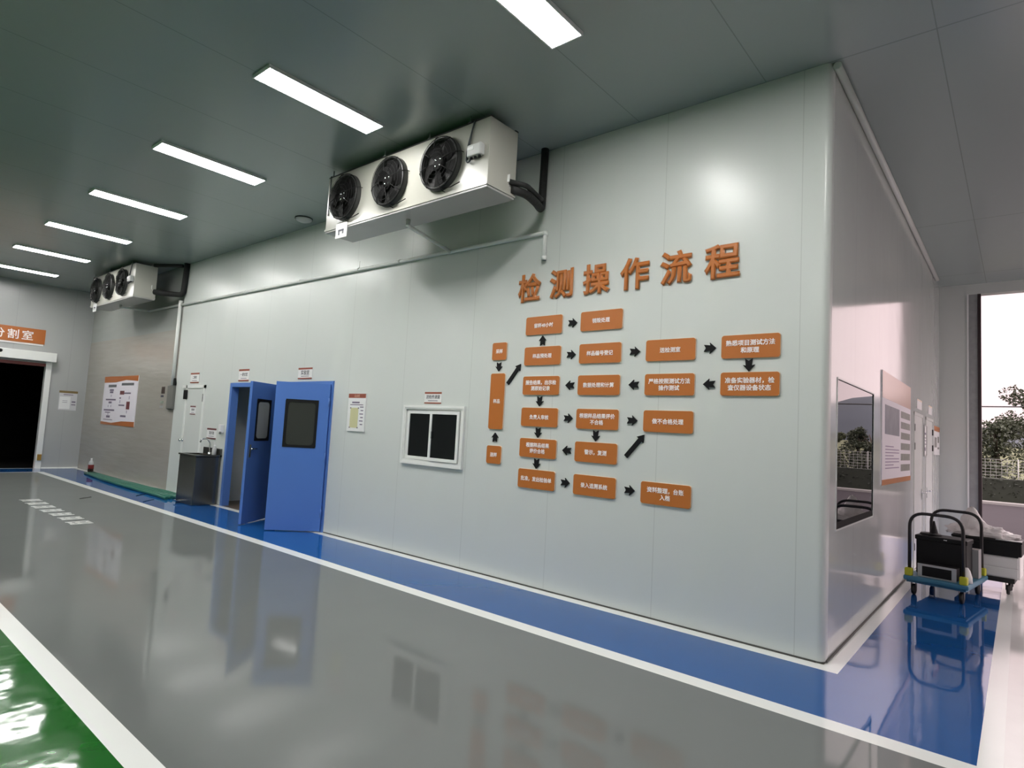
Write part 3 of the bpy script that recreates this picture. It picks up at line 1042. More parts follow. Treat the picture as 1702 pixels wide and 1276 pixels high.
sign(-4.148, 1.832, 0.285, 0.135, '送检传递窗', 'small white sign above the sliding window', tsize=0.047)
sign(-9.73, 1.17, 0.36, 0.185, '洗手池', 'small white sign with maroon bands on the wall above the sink', tsize=0.062, band=M_maroon)
sign(-10.55, 1.56, 0.23, 0.16, '设备间', 'small sign with maroon bands stuck on the white door leaf', tsize=0.045, band=M_maroon, pos=(-10.55, -0.010, 1.56))
# side wall signs
def plate(y, z, w_, h_, label):
    t = thing('room_sign', label, 'sign', loc=(0, y, z), rot=SIDE, group='small white room signs')
    b = MB(); b.box(-w_ / 2, -h_ / 2, 0, w_ / 2, h_ / 2, 0.012); b.build('board', M_paper, t)
    b = MB(); b.box(-w_ / 2, h_ / 2 - 0.02, 0.012, w_ / 2, h_ / 2, 0.013); b.build('colour_band', M_pale, t)
plate(5.09, 2.16, 0.50, 0.13, 'small white sign above the nearer white side door')
plate(6.36, 2.16, 0.44, 0.13, 'small white sign above the farther white side door')

# ------------------------------------------------------------------ certificate on the main wall
t = thing('wall_notice', 'white notice with brown heading and yellow certificate right of the blue doors', 'notice', loc=(-5.585, 0, 1.63), rot=FRONT)
b = MB(); b.box(-0.185, -0.245, 0, 0.185, 0.245, 0.018); b.build('board', M_paper, t)
b = MB(); b.box(-0.185, 0.19, 0.018, 0.185, 0.245, 0.0195); b.build('heading_band', M_redband, t)
text_bm('公示栏', 0.04, 0.001, bold=0.01, cy=0.216, z=0.0195).build('lettering', M_peach, t)
b = MB(); b.box(-0.125, -0.20, 0.018, 0.045, 0.06, 0.0195); b.build('certificate', M_yel, t)
b = MB()
for i in range(6):
    b.box(0.075 + 0.02 * (i % 2), 0.065 - i * 0.045, 0.018, 0.15, 0.078 - i * 0.045, 0.0192)
b.box(-0.10, 0.12, 0.018, 0.06, 0.14, 0.0192); b.box(-0.14, 0.095, 0.018, 0.14, 0.105, 0.0192)
for sx_ in (-1, 1):
    for sz in (0, 1):
        b.box(-0.04 + sx_ * 0.085 - 0.012, -0.205 + sz * 0.255, 0.018, -0.04 + sx_ * 0.085 + 0.012, -0.19 + sz * 0.255, 0.0197)
b.build('print', M_inkp, t)

# ------------------------------------------------------------------ left poster
t = thing('wall_poster', 'large white flow diagram poster with orange bands on the far left of the wall', 'poster', loc=(-14.49, 0, 1.695), rot=FRONT)
W2, H2 = 1.07, 0.555
b = MB(); b.box(-W2, -H2, 0, W2, H2, 0.008); b.build('board', M_poster, t)
b = MB()
b.prism([(-W2, H2), (-W2, H2 - 0.14), (-0.3, H2 - 0.14), (0.35, H2 - 0.09), (W2, H2 - 0.12), (W2, H2)], 0.008, 0.010)
b.prism([(-W2, -H2), (W2, -H2), (W2, -H2 + 0.11), (0.3, -H2 + 0.10), (-0.35, -H2 + 0.045), (-W2, -H2 + 0.065)], 0.008, 0.010)
b.build('colour_band', M_orange_d, t)
def bars(b, rows, z0=0.008, z1=0.010):
    for (x, y, w_, h_) in rows:
        b.box(x - w_ / 2, y - h_ / 2, z0, x + w_ / 2, y + h_ / 2, z1)
b = MB(); bars(b, [(0.47, 0.37, 0.75, 0.055), (-0.5, 0.335, 0.52, 0.06)]); b.build('heading_box', mat('print_grey', (0.12, 0.12, 0.13), 0.5), t)
b = MB()
bars(b, [(-0.52, 0.24, 0.26, 0.04), (-0.52, 0.19, 0.22, 0.04), (-0.53, 0.02, 0.66, 0.035), (-0.55, -0.045, 0.20, 0.045), (-0.58, -0.22, 0.70, 0.035),
         (-0.66, -0.275, 0.35, 0.02), (-0.60, -0.37, 0.24, 0.05), (-0.60, -0.44, 0.6, 0.015), (0.50, 0.17, 0.40, 0.03), (0.08, 0.06, 0.09, 0.03),
         (0.20, -0.10, 0.36, 0.03), (0.36, -0.34, 0.34, 0.04)])
b.build('print', M_inkp, t)
b = MB(); bars(b, [(0.17, 0.18, 0.27, 0.085), (0.60, -0.10, 0.2, 0.17)]); b.build('print_box', M_maroon, t)
b = MB(); bars(b, [(-0.52, 0.11, 0.03, 0.05), (-0.66, -0.13, 0.03, 0.05), (-0.48, -0.13, 0.03, 0.05), (-0.62, -0.31, 0.03, 0.05), (0.64, 0.07, 0.03, 0.07), (0.08, -0.02, 0.03, 0.07), (0.56, -0.24, 0.03, 0.06)])
b.build('print_arrow', mat('print_mauve', (0.30, 0.24, 0.38), 0.5), t)

# ------------------------------------------------------------------ side wall poster
t = thing('wall_poster', 'tall pink and white poster with photographs between side window and side doors', 'poster', loc=(0, 3.21, 1.738), rot=SIDE)
W2, H2 = 1.015, 0.575
b = MB(); b.box(-W2, -H2, 0, W2, H2, 0.010); b.build('board', M_poster, t)
b = MB(); b.box(-W2, -H2, 0.010, W2, -H2 + 0.055, 0.0115); b.build('colour_band', M_orange, t)
b = MB(); b.box(-W2, 0.30, 0.010, W2, H2, 0.0112); b.build('heading_band', M_peach, t)  # orange heading made pale peach, the glossy reflection put in its colour
b = MB(); b.box(-0.86, -0.06, 0.010, 0.10, 0.24, 0.0115); b.build('large_photo', M_photo, t)
for i in range(6):
    b = MB(); z = 0.235 - i * 0.122
    b.box(0.22, z - 0.078, 0.010, 0.96, z, 0.0115); b.build('small_photo', M_photo2, t)
b = MB()
for i in range(8):
    b.box(-0.82, -0.19 - i * 0.032, 0.010, (0.08 if i % 3 else -0.3), -0.178 - i * 0.032, 0.0112)
b.build('print', mat('print_lilac', (0.36, 0.28, 0.42), 0.5), t)

# ------------------------------------------------------------------ side doors
for nm, D, hs, lab in (('door_4', D1, 1, 'nearer white side door with lever handle'), ('door_5', D2, -1, 'farther white side door with lever handle')):
    t = thing(nm, lab, 'door', loc=(0, (D[0] + D[1]) / 2, 0), rot=(0, 0, PI / 2))
    t['kind'] = 'structure'
    w2 = (D[1] - D[0]) / 2
    b = MB(); b.box(-w2, -0.006, 0, -w2 + 0.04, 0.1, D[3]); b.box(w2 - 0.04, -0.006, 0, w2, 0.1, D[3]); b.box(-w2, -0.006, D[3] - 0.04, w2, 0.1, D[3])
    b.build('frame', M_trim, t)
    b = MB(); b.box(-w2 + 0.04, 0.004, 0.005, w2 - 0.04, 0.045, D[3] - 0.04)
    lf = b.build('leaf', M_trim, t)
    hx = (w2 - 0.12) * hs
    b = MB(); b.box(hx - 0.022, -0.006, 0.86, hx + 0.022, 0.006, 1.01, bev=0.003)
    b.tube([(hx, 0, 0.96), (hx, -0.055, 0.96), (hx - hs * 0.13, -0.055, 0.96)], 0.010, 8, rounds=0.02)
    b.build('lever_handle', M_chrome, lf)
    b = MB()
    for z in (1.835, 1.59, 0.3):
        b.box(-hs * (w2 - 0.045) - 0.012, -0.012, z - 0.045, -hs * (w2 - 0.045) + 0.012, 0.005, z + 0.045)
    b.build('hinge', M_blackm, lf)
t = thing('wall_notice', 'silver framed notice hanging between the two white side doors', 'notice', loc=(0, 5.73, 1.685), rot=SIDE)
b = MB(); b.frame(-0.15, -0.225, 0.15, 0.225, 0.015, 0, 0.02); b.build('frame', M_silver, t)
b = MB(); b.box(-0.135, -0.21, 0.0, 0.135, 0.21, 0.012); b.build('paper', M_paper, t)
b = MB(); bars(b, [(0, 0.1, 0.18, 0.03), (0, 0.04, 0.2, 0.012), (0, 0.0, 0.2, 0.012), (0, -0.05, 0.2, 0.012), (-0.02, -0.12, 0.14, 0.05)], 0.012, 0.0135); b.build('print', M_inkp, t)
t = thing('wall_notice', 'white notice with orange corner on the side wall next to the far corner', 'notice', loc=(0, 7.3, 1.72), rot=SIDE)
b = MB(); b.box(-0.42, -0.23, 0.0, 0.42, 0.23, 0.015); b.build('board', M_paper, t)
b = MB(); b.box(-0.42, 0.15, 0.015, 0.42, 0.23, 0.017); b.build('colour_band', M_orange, t)
for nm, q in (('large_picture', (-0.2, -0.03, 0.3, 0.16)), ('small_picture', (0.2, 0.02, 0.2, 0.1)), ('caption', (0.2, -0.12, 0.26, 0.03))):
    b = MB(); bars(b, [q], 0.015, 0.017); b.build(nm, M_photo2, t)

# ------------------------------------------------------------------ left wall: door hood, jamb, signs
t = thing('door_6', 'white roller door hood and jamb around the black opening in the end wall', 'door', loc=(XL, -0.80, 0))
t['kind'] = 'structure'
b = MB(); b.box(0, -2.9, 2.545, 0.20, 0.085, 2.76, bev=0.008); b.build('hood', M_pvc, t)
b = MB(); b.box(0, -0.075, 0, 0.05, 0.04, 2.545); b.box(-0.12, -0.07, 0, 0, -0.06, 2.46); b.build('jamb', M_pvc, t)
b = MB(); b.box(-0.02, -2.9, 2.43, 0.03, -0.075, 2.50); b.build('top_rail', M_darkred, t)
b = MB(); b.box(0.05, -0.05, 0.19, 0.075, 0.03, 0.33, bev=0.004); b.build('photocell', M_ybrown, t, label='amber sensor low on the jamb')
b = MB(); b.lathe([(0, 0.03), (0.03, 0.02), (0.04, 0.0)], 16, 0, Matrix.Translation((0.20, -0.98, 2.70)) @ Matrix.Rotation(PI / 2, 4, 'Y'))
b.build('motion_sensor', M_blackp, t)
t = thing('door_sign', 'orange sign board lettered 分割室 over the dark doorway on the end wall', 'sign', loc=(XL, -1.86, 3.125), rot=SIDE)
b = MB(); b.box(-0.91, -0.175, 0, 0.91, 0.175, 0.03); b.build('board', M_orange_d, t)
text_bm('分割室', 0.235, 0.004, bold=0.012, spacing=1.28, cx=0.30, cy=0.0, z=0.03).build('lettering', M_lett, t)
b = MB(); b.box(-0.91, -0.215, 0, 0.89, -0.175, 0.02); b.build('lower_edge', M_paper, t)
t = thing('wall_notice', 'white notice with olive heading on the end wall beside the dark doorway', 'notice', loc=(XL, -0.355, 1.64), rot=SIDE)
b = MB(); b.box(-0.185, -0.23, 0, 0.185, 0.19, 0.008); b.build('board', mat('grey_paper', (0.60, 0.60, 0.62), 0.4), t)
b = MB(); b.box(-0.19, 0.19, 0, 0.19, 0.245, 0.012); b.build('heading_band', M_olive, t)
b = MB(); b.box(-0.17, -0.20, 0.008, 0.05, 0.10, 0.010); b.build('sheet', M_paper, t)
b = MB(); bars(b, [(0.12, -0.02, 0.08, 0.03), (0.12, -0.09, 0.09, 0.02), (-0.06, 0.0, 0.10, 0.008), (-0.06, -0.04, 0.10, 0.008), (0, 0.15, 0.2, 0.015)], 0.010, 0.0112); b.build('print', M_inkp, t)

# ------------------------------------------------------------------ conduit and switch box
b = MB(); b.tube([(0, -0.035, 0), (0, -0.035, 1.66)], 0.036, 10)
o = b.build('conduit', M_pvc, loc=(-11.52, 0, 2.022))
tag(o, 'white vertical conduit dropping down the wall to the grey switch box', 'conduit')
t = thing('switch_box', 'grey metal switch box on the wall below the white conduit', 'switch box', loc=(-11.575, 0, 1.56))
b = MB(); b.box(-0.145, -0.042, 0, 0.145, 0.0, 0.46, bev=0.005); b.build('casing', M_boxgrey, t)
b = MB(); b.box(-0.138, -0.048, 0.01, 0.138, -0.041, 0.45, bev=0.003); b.build('door', M_boxgrey, t)
b = MB(); b.prism([(0.06, 0.46), (0.155, 0.46), (0.155, 0.50), (0.11, 0.60), (0.075, 0.56)], -0.02, 0.02,
                  mat4=Matrix.Translation((0, -0.022, 0)) @ Matrix.Rotation(PI / 2, 4, 'X')); b.build('cable_gland', M_blackp, t)
def sticker(x, z, w_, h_, m, label, name='sticker'):
    b = MB(); b.box(-w_ / 2, -h_ / 2, 0, w_ / 2, h_ / 2, 0.004)
    tag(b.build(name, m, loc=(x, 0, z), rot=FRONT), label, 'sticker', 'stickers beside the switch box')
sticker(-12.04, 1.93, 0.17, 0.14, mat('sticker_dark', (0.05, 0.035, 0.03), 0.4), 'dark rectangular warning sticker left of the grey switch box')
sticker(-12.07, 1.81, 0.13, 0.04, M_ink, 'two small dark marks in a strip under the warning sticker')
sticker(-12.06, 1.69, 0.15, 0.045, mat('sticker_green', (0.22, 0.26, 0.21), 0.4), 'small green tinted sticker beside the grey switch box')
sticker(-12.07, 1.60, 0.15, 0.045, mat('sticker_grey', (0.27, 0.26, 0.28), 0.4), 'small grey sticker lowest beside the grey switch box')

# ------------------------------------------------------------------ sink
t = thing('wash_sink', 'dark stainless steel wash sink cabinet standing against the wall beside the blue doorway', 'sink', loc=(-9.60, -0.22, 0))
b = MB(); b.box(-0.32, -0.20, 0.0, 0.32, 0.20, 0.80, bev=0.01); b.build('cabinet', M_stain, t)
b = MB(); b.frame(-0.335, -0.215, 0.335, 0.21, 0.05, 0.80, 0.825, tt=0.12)
b.box(-0.285, -0.165, 0.66, 0.285, 0.16, 0.67)
b.box(-0.285, -0.165, 0.67, -0.280, 0.16, 0.805); b.box(0.280, -0.165, 0.67, 0.285, 0.16, 0.805)
b.box(-0.28, -0.165, 0.67, 0.28, -0.16, 0.805); b.box(-0.28, 0.085, 0.67, 0.28, 0.09, 0.805)
b.build('basin', M_stain, t)
b = MB(); b.box(-0.335, 0.19, 0.80, 0.335, 0.213, 0.93); b.build('splashback', M_stain, t)
b = MB()
b.tube([(-0.02, 0.16, 0.82), (-0.02, 0.16, 1.02), (-0.02, 0.10, 1.09), (-0.02, 0.02, 1.08), (-0.02, -0.01, 1.02)], 0.013, 10, rounds=0.05)
b.lathe([(0, 0.03), (0.028, 0.03), (0.028, 0.0)], 14, 0, Matrix.Translation((-0.02, 0.16, 0.82)))
b.build('tap', M_chrome, t)
b = MB(); b.box(-0.22, -0.27, 0.035, -0.10, -0.20, 0.05, bev=0.004); b.build('foot_pedal', M_chrome, t)
t = thing('soap_bottle', 'small clear pump bottle standing on the sink', 'bottle', loc=(-9.40, -0.078, 0.8255))
b = MB(); b.lathe([(0, 0), (0.034, 0), (0.036, 0.01), (0.037, 0.10), (0.028, 0.125), (0.013, 0.135), (0.013, 0.15)], 16); b.build('body', M_clear, t)
b = MB(); b.lathe([(0.016, 0.145), (0.016, 0.165), (0.006, 0.168), (0.006, 0.19)], 12); b.box(-0.03, -0.006, 0.19, 0.01, 0.006, 0.202); b.build('pump', M_white, t)
t = thing('soap_dispenser', 'small white dispenser on the wall above the sink next to the blue door frame', 'dispenser', loc=(-9.32, 0, 1.20))
b = MB(); b.box(-0.04, -0.07, 0, 0.04, 0, 0.14, bev=0.015); b.build('body', M_white, t)
b = MB(); b.tube([(0.03, -0.06, -0.02), (0.03, -0.06, 0.02)], 0.02, 8); b.build('nozzle', M_boxgrey, t)

# ------------------------------------------------------------------ bottle and hose on the floor
t = thing('drink_bottle', 'plastic drink bottle with red label on the floor by the far left corner', 'bottle', loc=(-15.33, -0.17, 0))
b = MB(); b.lathe([(0, 0), (0.05, 0.0), (0.058, 0.02), (0.058, 0.09), (0.054, 0.11)], 18); b.build('drink', M_cola, t)
b = MB(); b.lathe([(0.054, 0.20), (0.058, 0.22), (0.05, 0.26), (0.025, 0.30), (0.016, 0.315), (0.016, 0.325)], 18); b.build('body', M_clear, t)
b = MB(); b.lathe([(0.0575, 0.108), (0.0595, 0.112), (0.0595, 0.195), (0.0575, 0.20)], 18); b.build('label_wrap', M_red, t)
b = MB(); b.lathe([(0.019, 0.32), (0.019, 0.345), (0, 0.345)], 14); b.build('cap', M_white, t)

b = MB()
def hp(k, s):
    pts = []
    for i in range(13):
        f = i / 12
        x = -15.2 + 5.0 * f + 0.03 * math.sin(9 * f + k)
        y = -0.14 - 0.065 * k - 0.05 * math.sin(PI * f * 1.4) - 0.06 * f * k * 0.45 + 0.10 * (1 - f) * (k / 4)
        pts.append((x + 12.7, y + 0.25, 0.028 + 0.004 * math.sin(i * 2.1 + k)))
    return pts
seq = []
for k in range(5):
    p = hp(k, 0)
    b.tube(p, 0.027, 8)
o = b.build('garden_hose', M_hose, loc=(-12.7, -0.25, 0))
tag(o, 'green hose folded in long strands on the blue strip along the wall', 'hose')

def stick(px, py, L, a, label):
    b = MB(); b.tube([(-L / 2, 0, 0.004), (0, 0.008, 0.005), (L / 2, 0, 0.004)], 0.005, 5)
    tag(b.build('twig', M_rubber, loc=(px, py, 0), rot=(0, 0, a)), label, 'twig')

stick(-10.89, -1.45, 0.27, 2.27, 'thin dark twig lying on the grey floor near the white line')
stick(-10.99, -0.58, 0.30, 2.30, 'thin dark twig on the blue strip beside the green hose')
stick(-10.18, -0.74, 0.34, 2.33, 'thin dark twig on the blue strip next to the white line')

# ------------------------------------------------------------------ platform trolley and its load
TR = (0.433, 3.426, 0.0)
TA = math.radians(-8)
t = thing('platform_trolley', 'blue platform trolley with two black hoop handles at the end of the side wall', 'trolley', loc=TR, rot=(0, 0, TA))
b = MB(); b.box(-0.285, -0.455, 0.155, 0.285, 0.455, 0.205, bev=0.014)
b.box(-0.26, -0.43, 0.135, 0.26, 0.43, 0.157); b.build('deck', M_bluepl, t)
for yy in (-0.415, 0.415):
    b = MB(); b.tube([(-0.235, yy, 0.19), (-0.235, yy, 0.865), (0.235, yy, 0.865), (0.235, yy, 0.19)], 0.0165, 10, rounds=0.15, rs=8)
    b.build('hoop_handle', M_blackm, t)
    for xx in (-0.24, 0.24):
        b = MB(); b.box(xx - 0.035, yy - 0.04, 0.20, xx + 0.035, yy + 0.03, 0.285, bev=0.016, seg=3)
        b.build('handle_socket', M_yellow, t)
for xx in (-0.21, 0.21):
    for yy in (-0.35, 0.35):
        b = MB()
        b.lathe([(0, -0.016), (0.05, -0.016), (0.056, -0.008), (0.056, 0.008), (0.05, 0.016), (0, 0.016)], 20, 0,
                Matrix.Translation((xx, yy, 0.056)) @ Matrix.Rotation(PI / 2, 4, 'Y'))
        wh = b.build('caster_wheel', M_rubber, t)
        b = MB()
        for s in (-1, 1):
            b.prism([(-0.018, 0.0), (0.018, 0.0), (0.03, 0.09), (-0.03, 0.09)], -0.0015, 0.0015,
                    mat4=Matrix.Translation((xx + s * 0.021, yy, 0.045)) @ Matrix.Rotation(PI / 2, 4, 'Z') @ Matrix.Rotation(PI / 2, 4, 'X'))
        b.box(xx - 0.035, yy - 0.035, 0.128, xx + 0.035, yy + 0.035, 0.136)
        b.build('fork', M_blackm, wh)
TM = Matrix.Translation(TR) @ Matrix.Rotation(TA, 4, 'Z')
def on_deck(x, y, z=0.2055):
    v = TM @ Vector((x, y, z))
    return (v.x, v.y, v.z)
RT = (0, 0, TA)
t = thing('amplifier', 'silver framed black device lying on the front of the trolley deck', 'device', loc=on_deck(0.0, -0.285), rot=RT)
b = MB(); b.box(-0.165, -0.09, 0, 0.165, 0.09, 0.13, bev=0.006); b.build('casing', M_blackp, t)
b = MB(); b.frame(-0.17, 0.0, 0.17, 0.135, 0.04, 0.088, 0.098, tt=0.022, tb=0.012)
o = b.build('front_frame', M_silver, t); o.rotation_euler = (PI / 2, 0, 0)
t = thing('storage_crate', 'large black plastic crate on the trolley behind the front hoop', 'crate', loc=on_deck(-0.01, -0.05), rot=RT)
b = MB(); b.box(-0.225, -0.135, 0, 0.225, 0.14, 0.40, bev=0.012); b.build('body', M_blackp, t)
b = MB(); b.box(-0.235, -0.145, 0.36, 0.235, 0.15, 0.41, bev=0.01); b.build('rim', M_blackp, t)
b = MB(); b.box(-0.215, -0.139, 0.10, 0.215, -0.134, 0.105); b.box(0.03, -0.149, 0.385, 0.06, -0.144, 0.393, 1); b.build('latch', [M_blackp, M_chrome], t)
t = thing('round_lid', 'flat round black lid with a tapered spout lying on the black crate', 'lid', loc=on_deck(-0.13, -0.05, 0.616), rot=RT)
b = MB(); b.lathe([(0, 0.02), (0.09, 0.02), (0.10, 0.01), (0.10, 0), (0, 0)], 28); b.build('disc', M_blackp, t)
b = MB(); b.lathe([(0.04, 0.018), (0.03, 0.06), (0.008, 0.15), (0, 0.152)], 16, 0, Matrix.Translation((0.02, 0.04, 0))); b.build('spout', M_blackp, t)
t = thing('paper_roll', 'white curved paper roll standing behind the right front socket of the trolley', 'roll', loc=on_deck(0.235, -0.265), rot=(0, 0, TA))
b = MB(); b.lathe([(0.03, 0.0), (0.05, 0.0), (0.046, 0.06), (0.03, 0.12), (0.012, 0.15), (0, 0.15)], 20); b.build('body', M_white, t)
t = thing('carton', 'plain grey carton wedged on the trolley between black crate and printer', 'carton', loc=on_deck(0.10, 0.17), rot=RT)
b = MB(); b.box(-0.20, -0.065, 0, 0.165, 0.065, 0.30, bev=0.003); b.build('box', M_carton, t)
b = MB(); b.box(-0.20, -0.015, 0.3001, 0.165, 0.015, 0.3015); b.build('tape', mat('brown_tape', (0.35, 0.27, 0.2), 0.3), t)
# printer
t = thing('furniture_dolly', 'low dark wheeled dolly carrying the printer behind the blue trolley', 'dolly', loc=(0.745, 4.2, 0), rot=(0, 0, math.radians(-4)))
b = MB(); b.box(-0.27, -0.19, 0.13, 0.27, 0.19, 0.18, bev=0.006); b.build('deck', M_rubber, t)
for xx in (-0.21, 0.21):
    for yy in (-0.14, 0.14):
        b = MB(); b.lathe([(0, -0.014), (0.05, -0.014), (0.055, 0), (0.05, 0.014), (0, 0.014)], 18, 0, Matrix.Translation((xx, yy, 0.055)) @ Matrix.Rotation(PI / 2, 4, 'Y'))
        b.box(xx - 0.022, yy - 0.02, 0.05, xx - 0.017, yy + 0.02, 0.13); b.box(xx + 0.017, yy - 0.02, 0.05, xx + 0.022, yy + 0.02, 0.13)
        b.build('caster', M_rubber, t)
t = thing('office_printer', 'white office printer with black top on a low dolly behind the trolley', 'printer', loc=(0.745, 4.09, 0.1805), rot=(0, 0, math.radians(-4)))
b = MB(); b.box(-0.29, -0.075, 0, 0.31, 0.28, 0.25, bev=0.012); b.build('body', M_white, t)
b = MB(); b.box(-0.215, -0.083, 0.015, 0.29, -0.074, 0.105, bev=0.004); b.box(-0.215, -0.083, 0.115, 0.29, -0.074, 0.225, bev=0.004)
b.box(-0.05, -0.087, 0.185, 0.13, -0.082, 0.20); b.build('paper_tray', M_white, t)
b = MB(); b.box(-0.30, -0.09, 0.245, 0.325, 0.285, 0.385, bev=0.012); b.box(-0.215, -0.094, 0.235, 0.295, -0.088, 0.36, bev=0.003); b.build('scanner', M_blackp, t)
b = MB(); b.box(-0.305, -0.095, 0.385, 0.33, 0.285, 0.41, bev=0.006); b.build('lid', M_blackp, t)
b = MB(); b.box(0.10, -0.098, 0.408, 0.325, 0.03, 0.414); b.build('control_panel', M_silver, t)
b = MB(); b.box(-0.285, -0.092, 0.20, -0.225, -0.074, 0.335, bev=0.004); b.build('side_grip', M_white, t)
# bag
b = MB()
tb = bmesh.new()
bmesh.ops.create_icosphere(tb, subdivisions=5, radius=1.0)
from mathutils import noise as mn
for v in tb.verts:
    p = v.co.copy()
    peak = math.exp(-((p.x + 0.32) ** 2 + p.y ** 2) / 0.12)
    p.x *= 0.31; p.y *= 0.16; p.z *= 0.11
    if p.z > 0:
        p.z += peak * 0.20 * (v.co.z) ** 1.0
    n = mn.fractal(Vector((v.co.x * 2.2, v.co.y * 2.2, v.co.z * 2.2)), 0.9, 2.2, 5)
    r = 1 + 0.30 * n
    p = Vector((p.x * r, p.y * r, max(p.z * (1 + 0.35 * n), -0.001)))
    v.co = p
b.join(tb)
o = b.build('plastic_bag', M_bag, loc=(0.70, 4.20, 0.596), rot=(0, 0, math.radians(-4)))
for f in o.data.polygons:
    f.use_smooth = True
tag(o, 'crumpled clear plastic bag lying on top of the printer', 'bag')

# ------------------------------------------------------------------ outdoors
b = MB(); b.box(-60, YB + 0.2, -0.25, 80, 20.6, -0.02)
struct(b.build('ground', M_asph)).name = 'floor_yard'
b = MB(); b.box(-60, YB, -0.25, 80, YB + 0.2, 0.0)
struct(b.build('trim_4', M_fl_conc))
b = MB(); b.box(-60, 20.6, -0.25, 80, 20.95, 0.07, bev=0.02)
o = b.build('kerb', M_kerb); tag(o, 'long white painted kerb across the yard outside', 'kerb')

def leaf_cloud(b, centres, n, size, mi=0, zmin=None):
    """small leaf blades scattered through ellipsoids"""
    for _ in range(n):
        c, r = random.choice(centres)
        while True:
            p = Vector((random.uniform(-1, 1), random.uniform(-1, 1), random.uniform(-1, 1)))
            if 0.25 < p.length < 1:
                break
        p = Vector((c[0] + p.x * r[0], c[1] + p.y * r[1], c[2] + p.z * r[2]))
        if zmin is not None and p.z < zmin:
            continue
        d = Vector((random.gauss(0, 1), random.gauss(0, 1), random.gauss(0, 1))).normalized()
        e = d.orthogonal().normalized()
        e = (e * math.cos(random.random() * 6) + d.cross(e) * math.sin(random.random() * 6))
        s = size * random.uniform(0.6, 1.4)
        vs = [b.bm.verts.new(p + d * s), b.bm.verts.new(p + e * s * 0.45), b.bm.verts.new(p - d * s), b.bm.verts.new(p - e * s * 0.45)]
        f = b.bm.faces.new(vs); f.material_index = mi
def hedge(x0, x1):
    b = MB()
    n = int((x1 - x0) * 4)
    cs = []
    for i in range(n):
        x = x0 + (x1 - x0) * (i + 0.5) / n
        cs.append(((x - (x0 + x1) / 2, random.uniform(-0.1, 0.1), 0.50 + random.uniform(-0.04, 0.04)), (0.4, 0.5, 0.5)))
    b.box((x0 - x1) / 2, -0.32, 0, (x1 - x0) / 2, 0.32, 0.8)
    leaf_cloud(b, cs, n * 110, 0.055)
    return b
o = hedge(-4, 9).build('hedge', M_hedge, loc=(2.5, 21.6, 0.0)); tag(o, 'low dark clipped hedge behind the white kerb outside', 'hedge')

t = thing('mesh_fence', 'white wire mesh fence above the dark hedge outside', 'fence', loc=(0, 22.4, 0))
b = MB()
for k in range(9):
    b.box(-5, -0.006, 0.55 + k * 0.11, 12, 0.006, 0.562 + k * 0.11)
for k in range(114):
    x = -5 + k * 0.15
    b.box(x, -0.005, 0.5, x + 0.009, 0.005, 1.45)
b.build('mesh_panel', M_fence, t)
for k in range(7):
    x = -4 + k * 2.5
    b = MB(); b.tube([(x, 0, 0), (x, 0, 1.47)], 0.016, 8); b.build('post', M_fence, t)
b = MB()
nx, ny = 40, 14
V = [[b.bm.verts.new((-60 + 140 * i / nx, 20.95 + 70 * (j / ny) ** 1.5, -0.05 + 2.6 * min(1, max(0, (j - 3) / 9)) + 0.25 * mn.noise(Vector((i * 0.6, j * 0.7, 0))) * (j > 3))) for j in range(ny + 1)] for i in range(nx + 1)]
for i in range(nx):
    for j in range(ny):
        f = b.bm.faces.new((V[i][j], V[i + 1][j], V[i + 1][j + 1], V[i][j + 1])); f.smooth = True
o = b.build('floor_meadow', M_grass); struct(o)

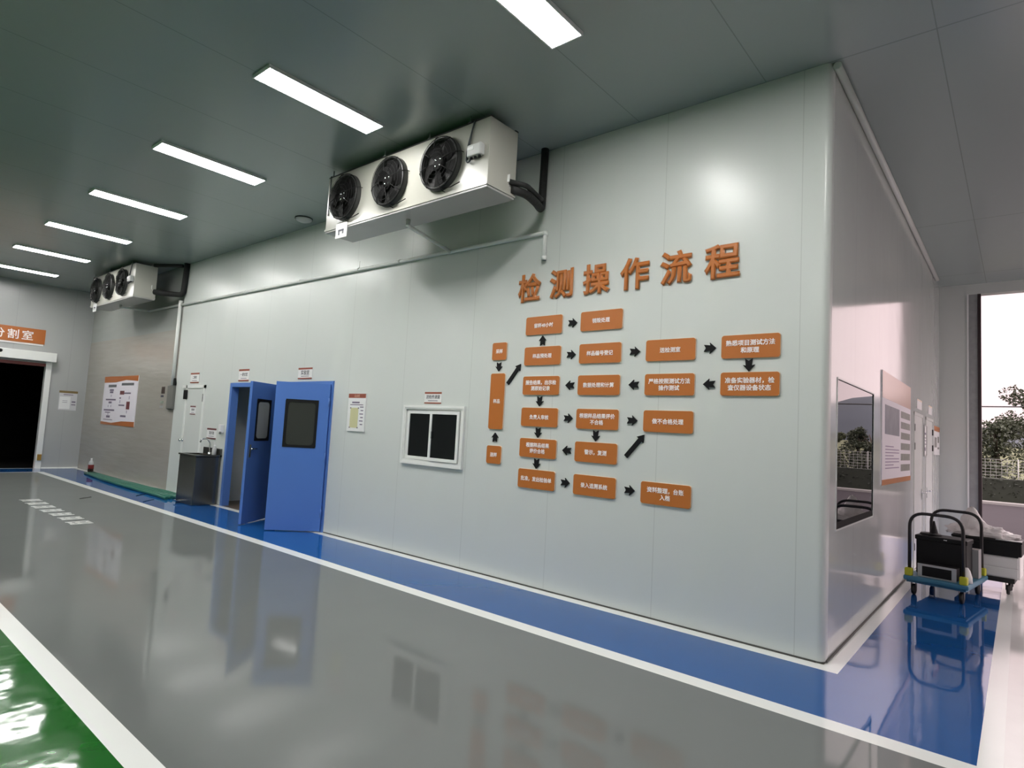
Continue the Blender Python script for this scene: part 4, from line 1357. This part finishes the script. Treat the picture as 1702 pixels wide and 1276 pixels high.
def tree(x, y, h, r, label, m, name='tree', n=2600, sz=0.11, wispy=False):
    t = thing(name, label, 'tree', loc=(x, y, 0.0), group='trees beyond the fence')
    b = MB()
    b.tube([(0, 0, -0.1), (0.08, 0.03, h * 0.35), (-0.05, 0.06, h * 0.7), (0.1, 0, h * 0.92)], [0.14, 0.11, 0.06, 0.02], 8)
    for k in range(7):
        a = k * 2.4
        z = h * (0.35 + 0.08 * k)
        z = min(z, 0.72 * h)
        b.tube([(0.02, 0.02, z), (0.3 * r * math.cos(a), 0.3 * r * math.sin(a), z + 0.10 * h), (0.5 * r * math.cos(a), 0.5 * r * math.sin(a), z + 0.16 * h)], [0.035, 0.02, 0.006], 6)
    b.build('trunk', M_bark, t)
    b = MB()
    cs = []
    for k in range(18 if not wispy else 36):
        a = random.uniform(0, 2 * PI); q = random.uniform(0.05, 0.75) * r
        z = random.uniform(0.16, 0.93) * h
        rr = r * random.uniform(0.36, 0.58) * (0.85 if wispy else 1.0) * (1.15 - z / h * 0.6)
        cs.append(((q * math.cos(a), q * math.sin(a), z), (rr, rr, rr * 0.8)))
    leaf_cloud(b, cs, n, sz)
    b.build('foliage', m, t)
    return t
tree(1.55, 27.0, 4.9, 1.5, 'loose leafy tree beyond the fence, tallest seen through the loading door', M_leaf, n=9000, sz=0.06, wispy=True)
tree(0.20, 30.5, 3.5, 1.7, 'low dense tree by the left side of the loading door opening', M_leaf, n=9000, sz=0.075)
tree(4.55, 29.5, 2.5, 0.8, 'left of the three low dark trees mirrored in the side window', M_leaf, n=5000, sz=0.07)
tree(5.6, 32.2, 2.7, 1.0, 'middle of the three low dark trees mirrored in the side window', M_leaf, n=5000, sz=0.07)
tree(6.25, 29.5, 2.5, 0.8, 'right of the three low dark trees mirrored in the side window', M_leaf2, n=5000, sz=0.07)

# distant hill
b = MB()
nx, ny = 60, 14
def hh(x, y):
    base = 19.5 * math.exp(-((x - 47) / 38) ** 2) + 10.5 * math.exp(-((x + 8) / 32) ** 2)
    return base * math.sin(PI * min(1, max(0, (y - 180) / 160))) * (1 + 0.22 * mn.noise(Vector((x * 0.035, y * 0.02, 1.3)))) - 0.5
V = [[b.bm.verts.new((-160 + 400 * i / nx, 180 + 160 * j / ny, hh(-160 + 400 * i / nx, 180 + 160 * j / ny))) for j in range(ny + 1)] for i in range(nx + 1)]
for i in range(nx):
    for j in range(ny):
        f = b.bm.faces.new((V[i][j], V[i + 1][j], V[i + 1][j + 1], V[i][j + 1])); f.smooth = True
o = b.build('hill', M_hill); tag(o, 'distant blue grey wooded hill on the horizon', 'hill')
b = MB(); b.box(-160, 85, -0.4, 240, 181, -0.05)
struct(b.build('floor_field', M_grass))
# overhead cable
b = MB(); b.tube([(-20, 24, 3.55), (0, 24, 3.38), (20, 24, 3.55)], 0.028, 6)
o = b.build('overhead_cable', M_blackm); tag(o, 'black overhead cable crossing the sky outside', 'cable')
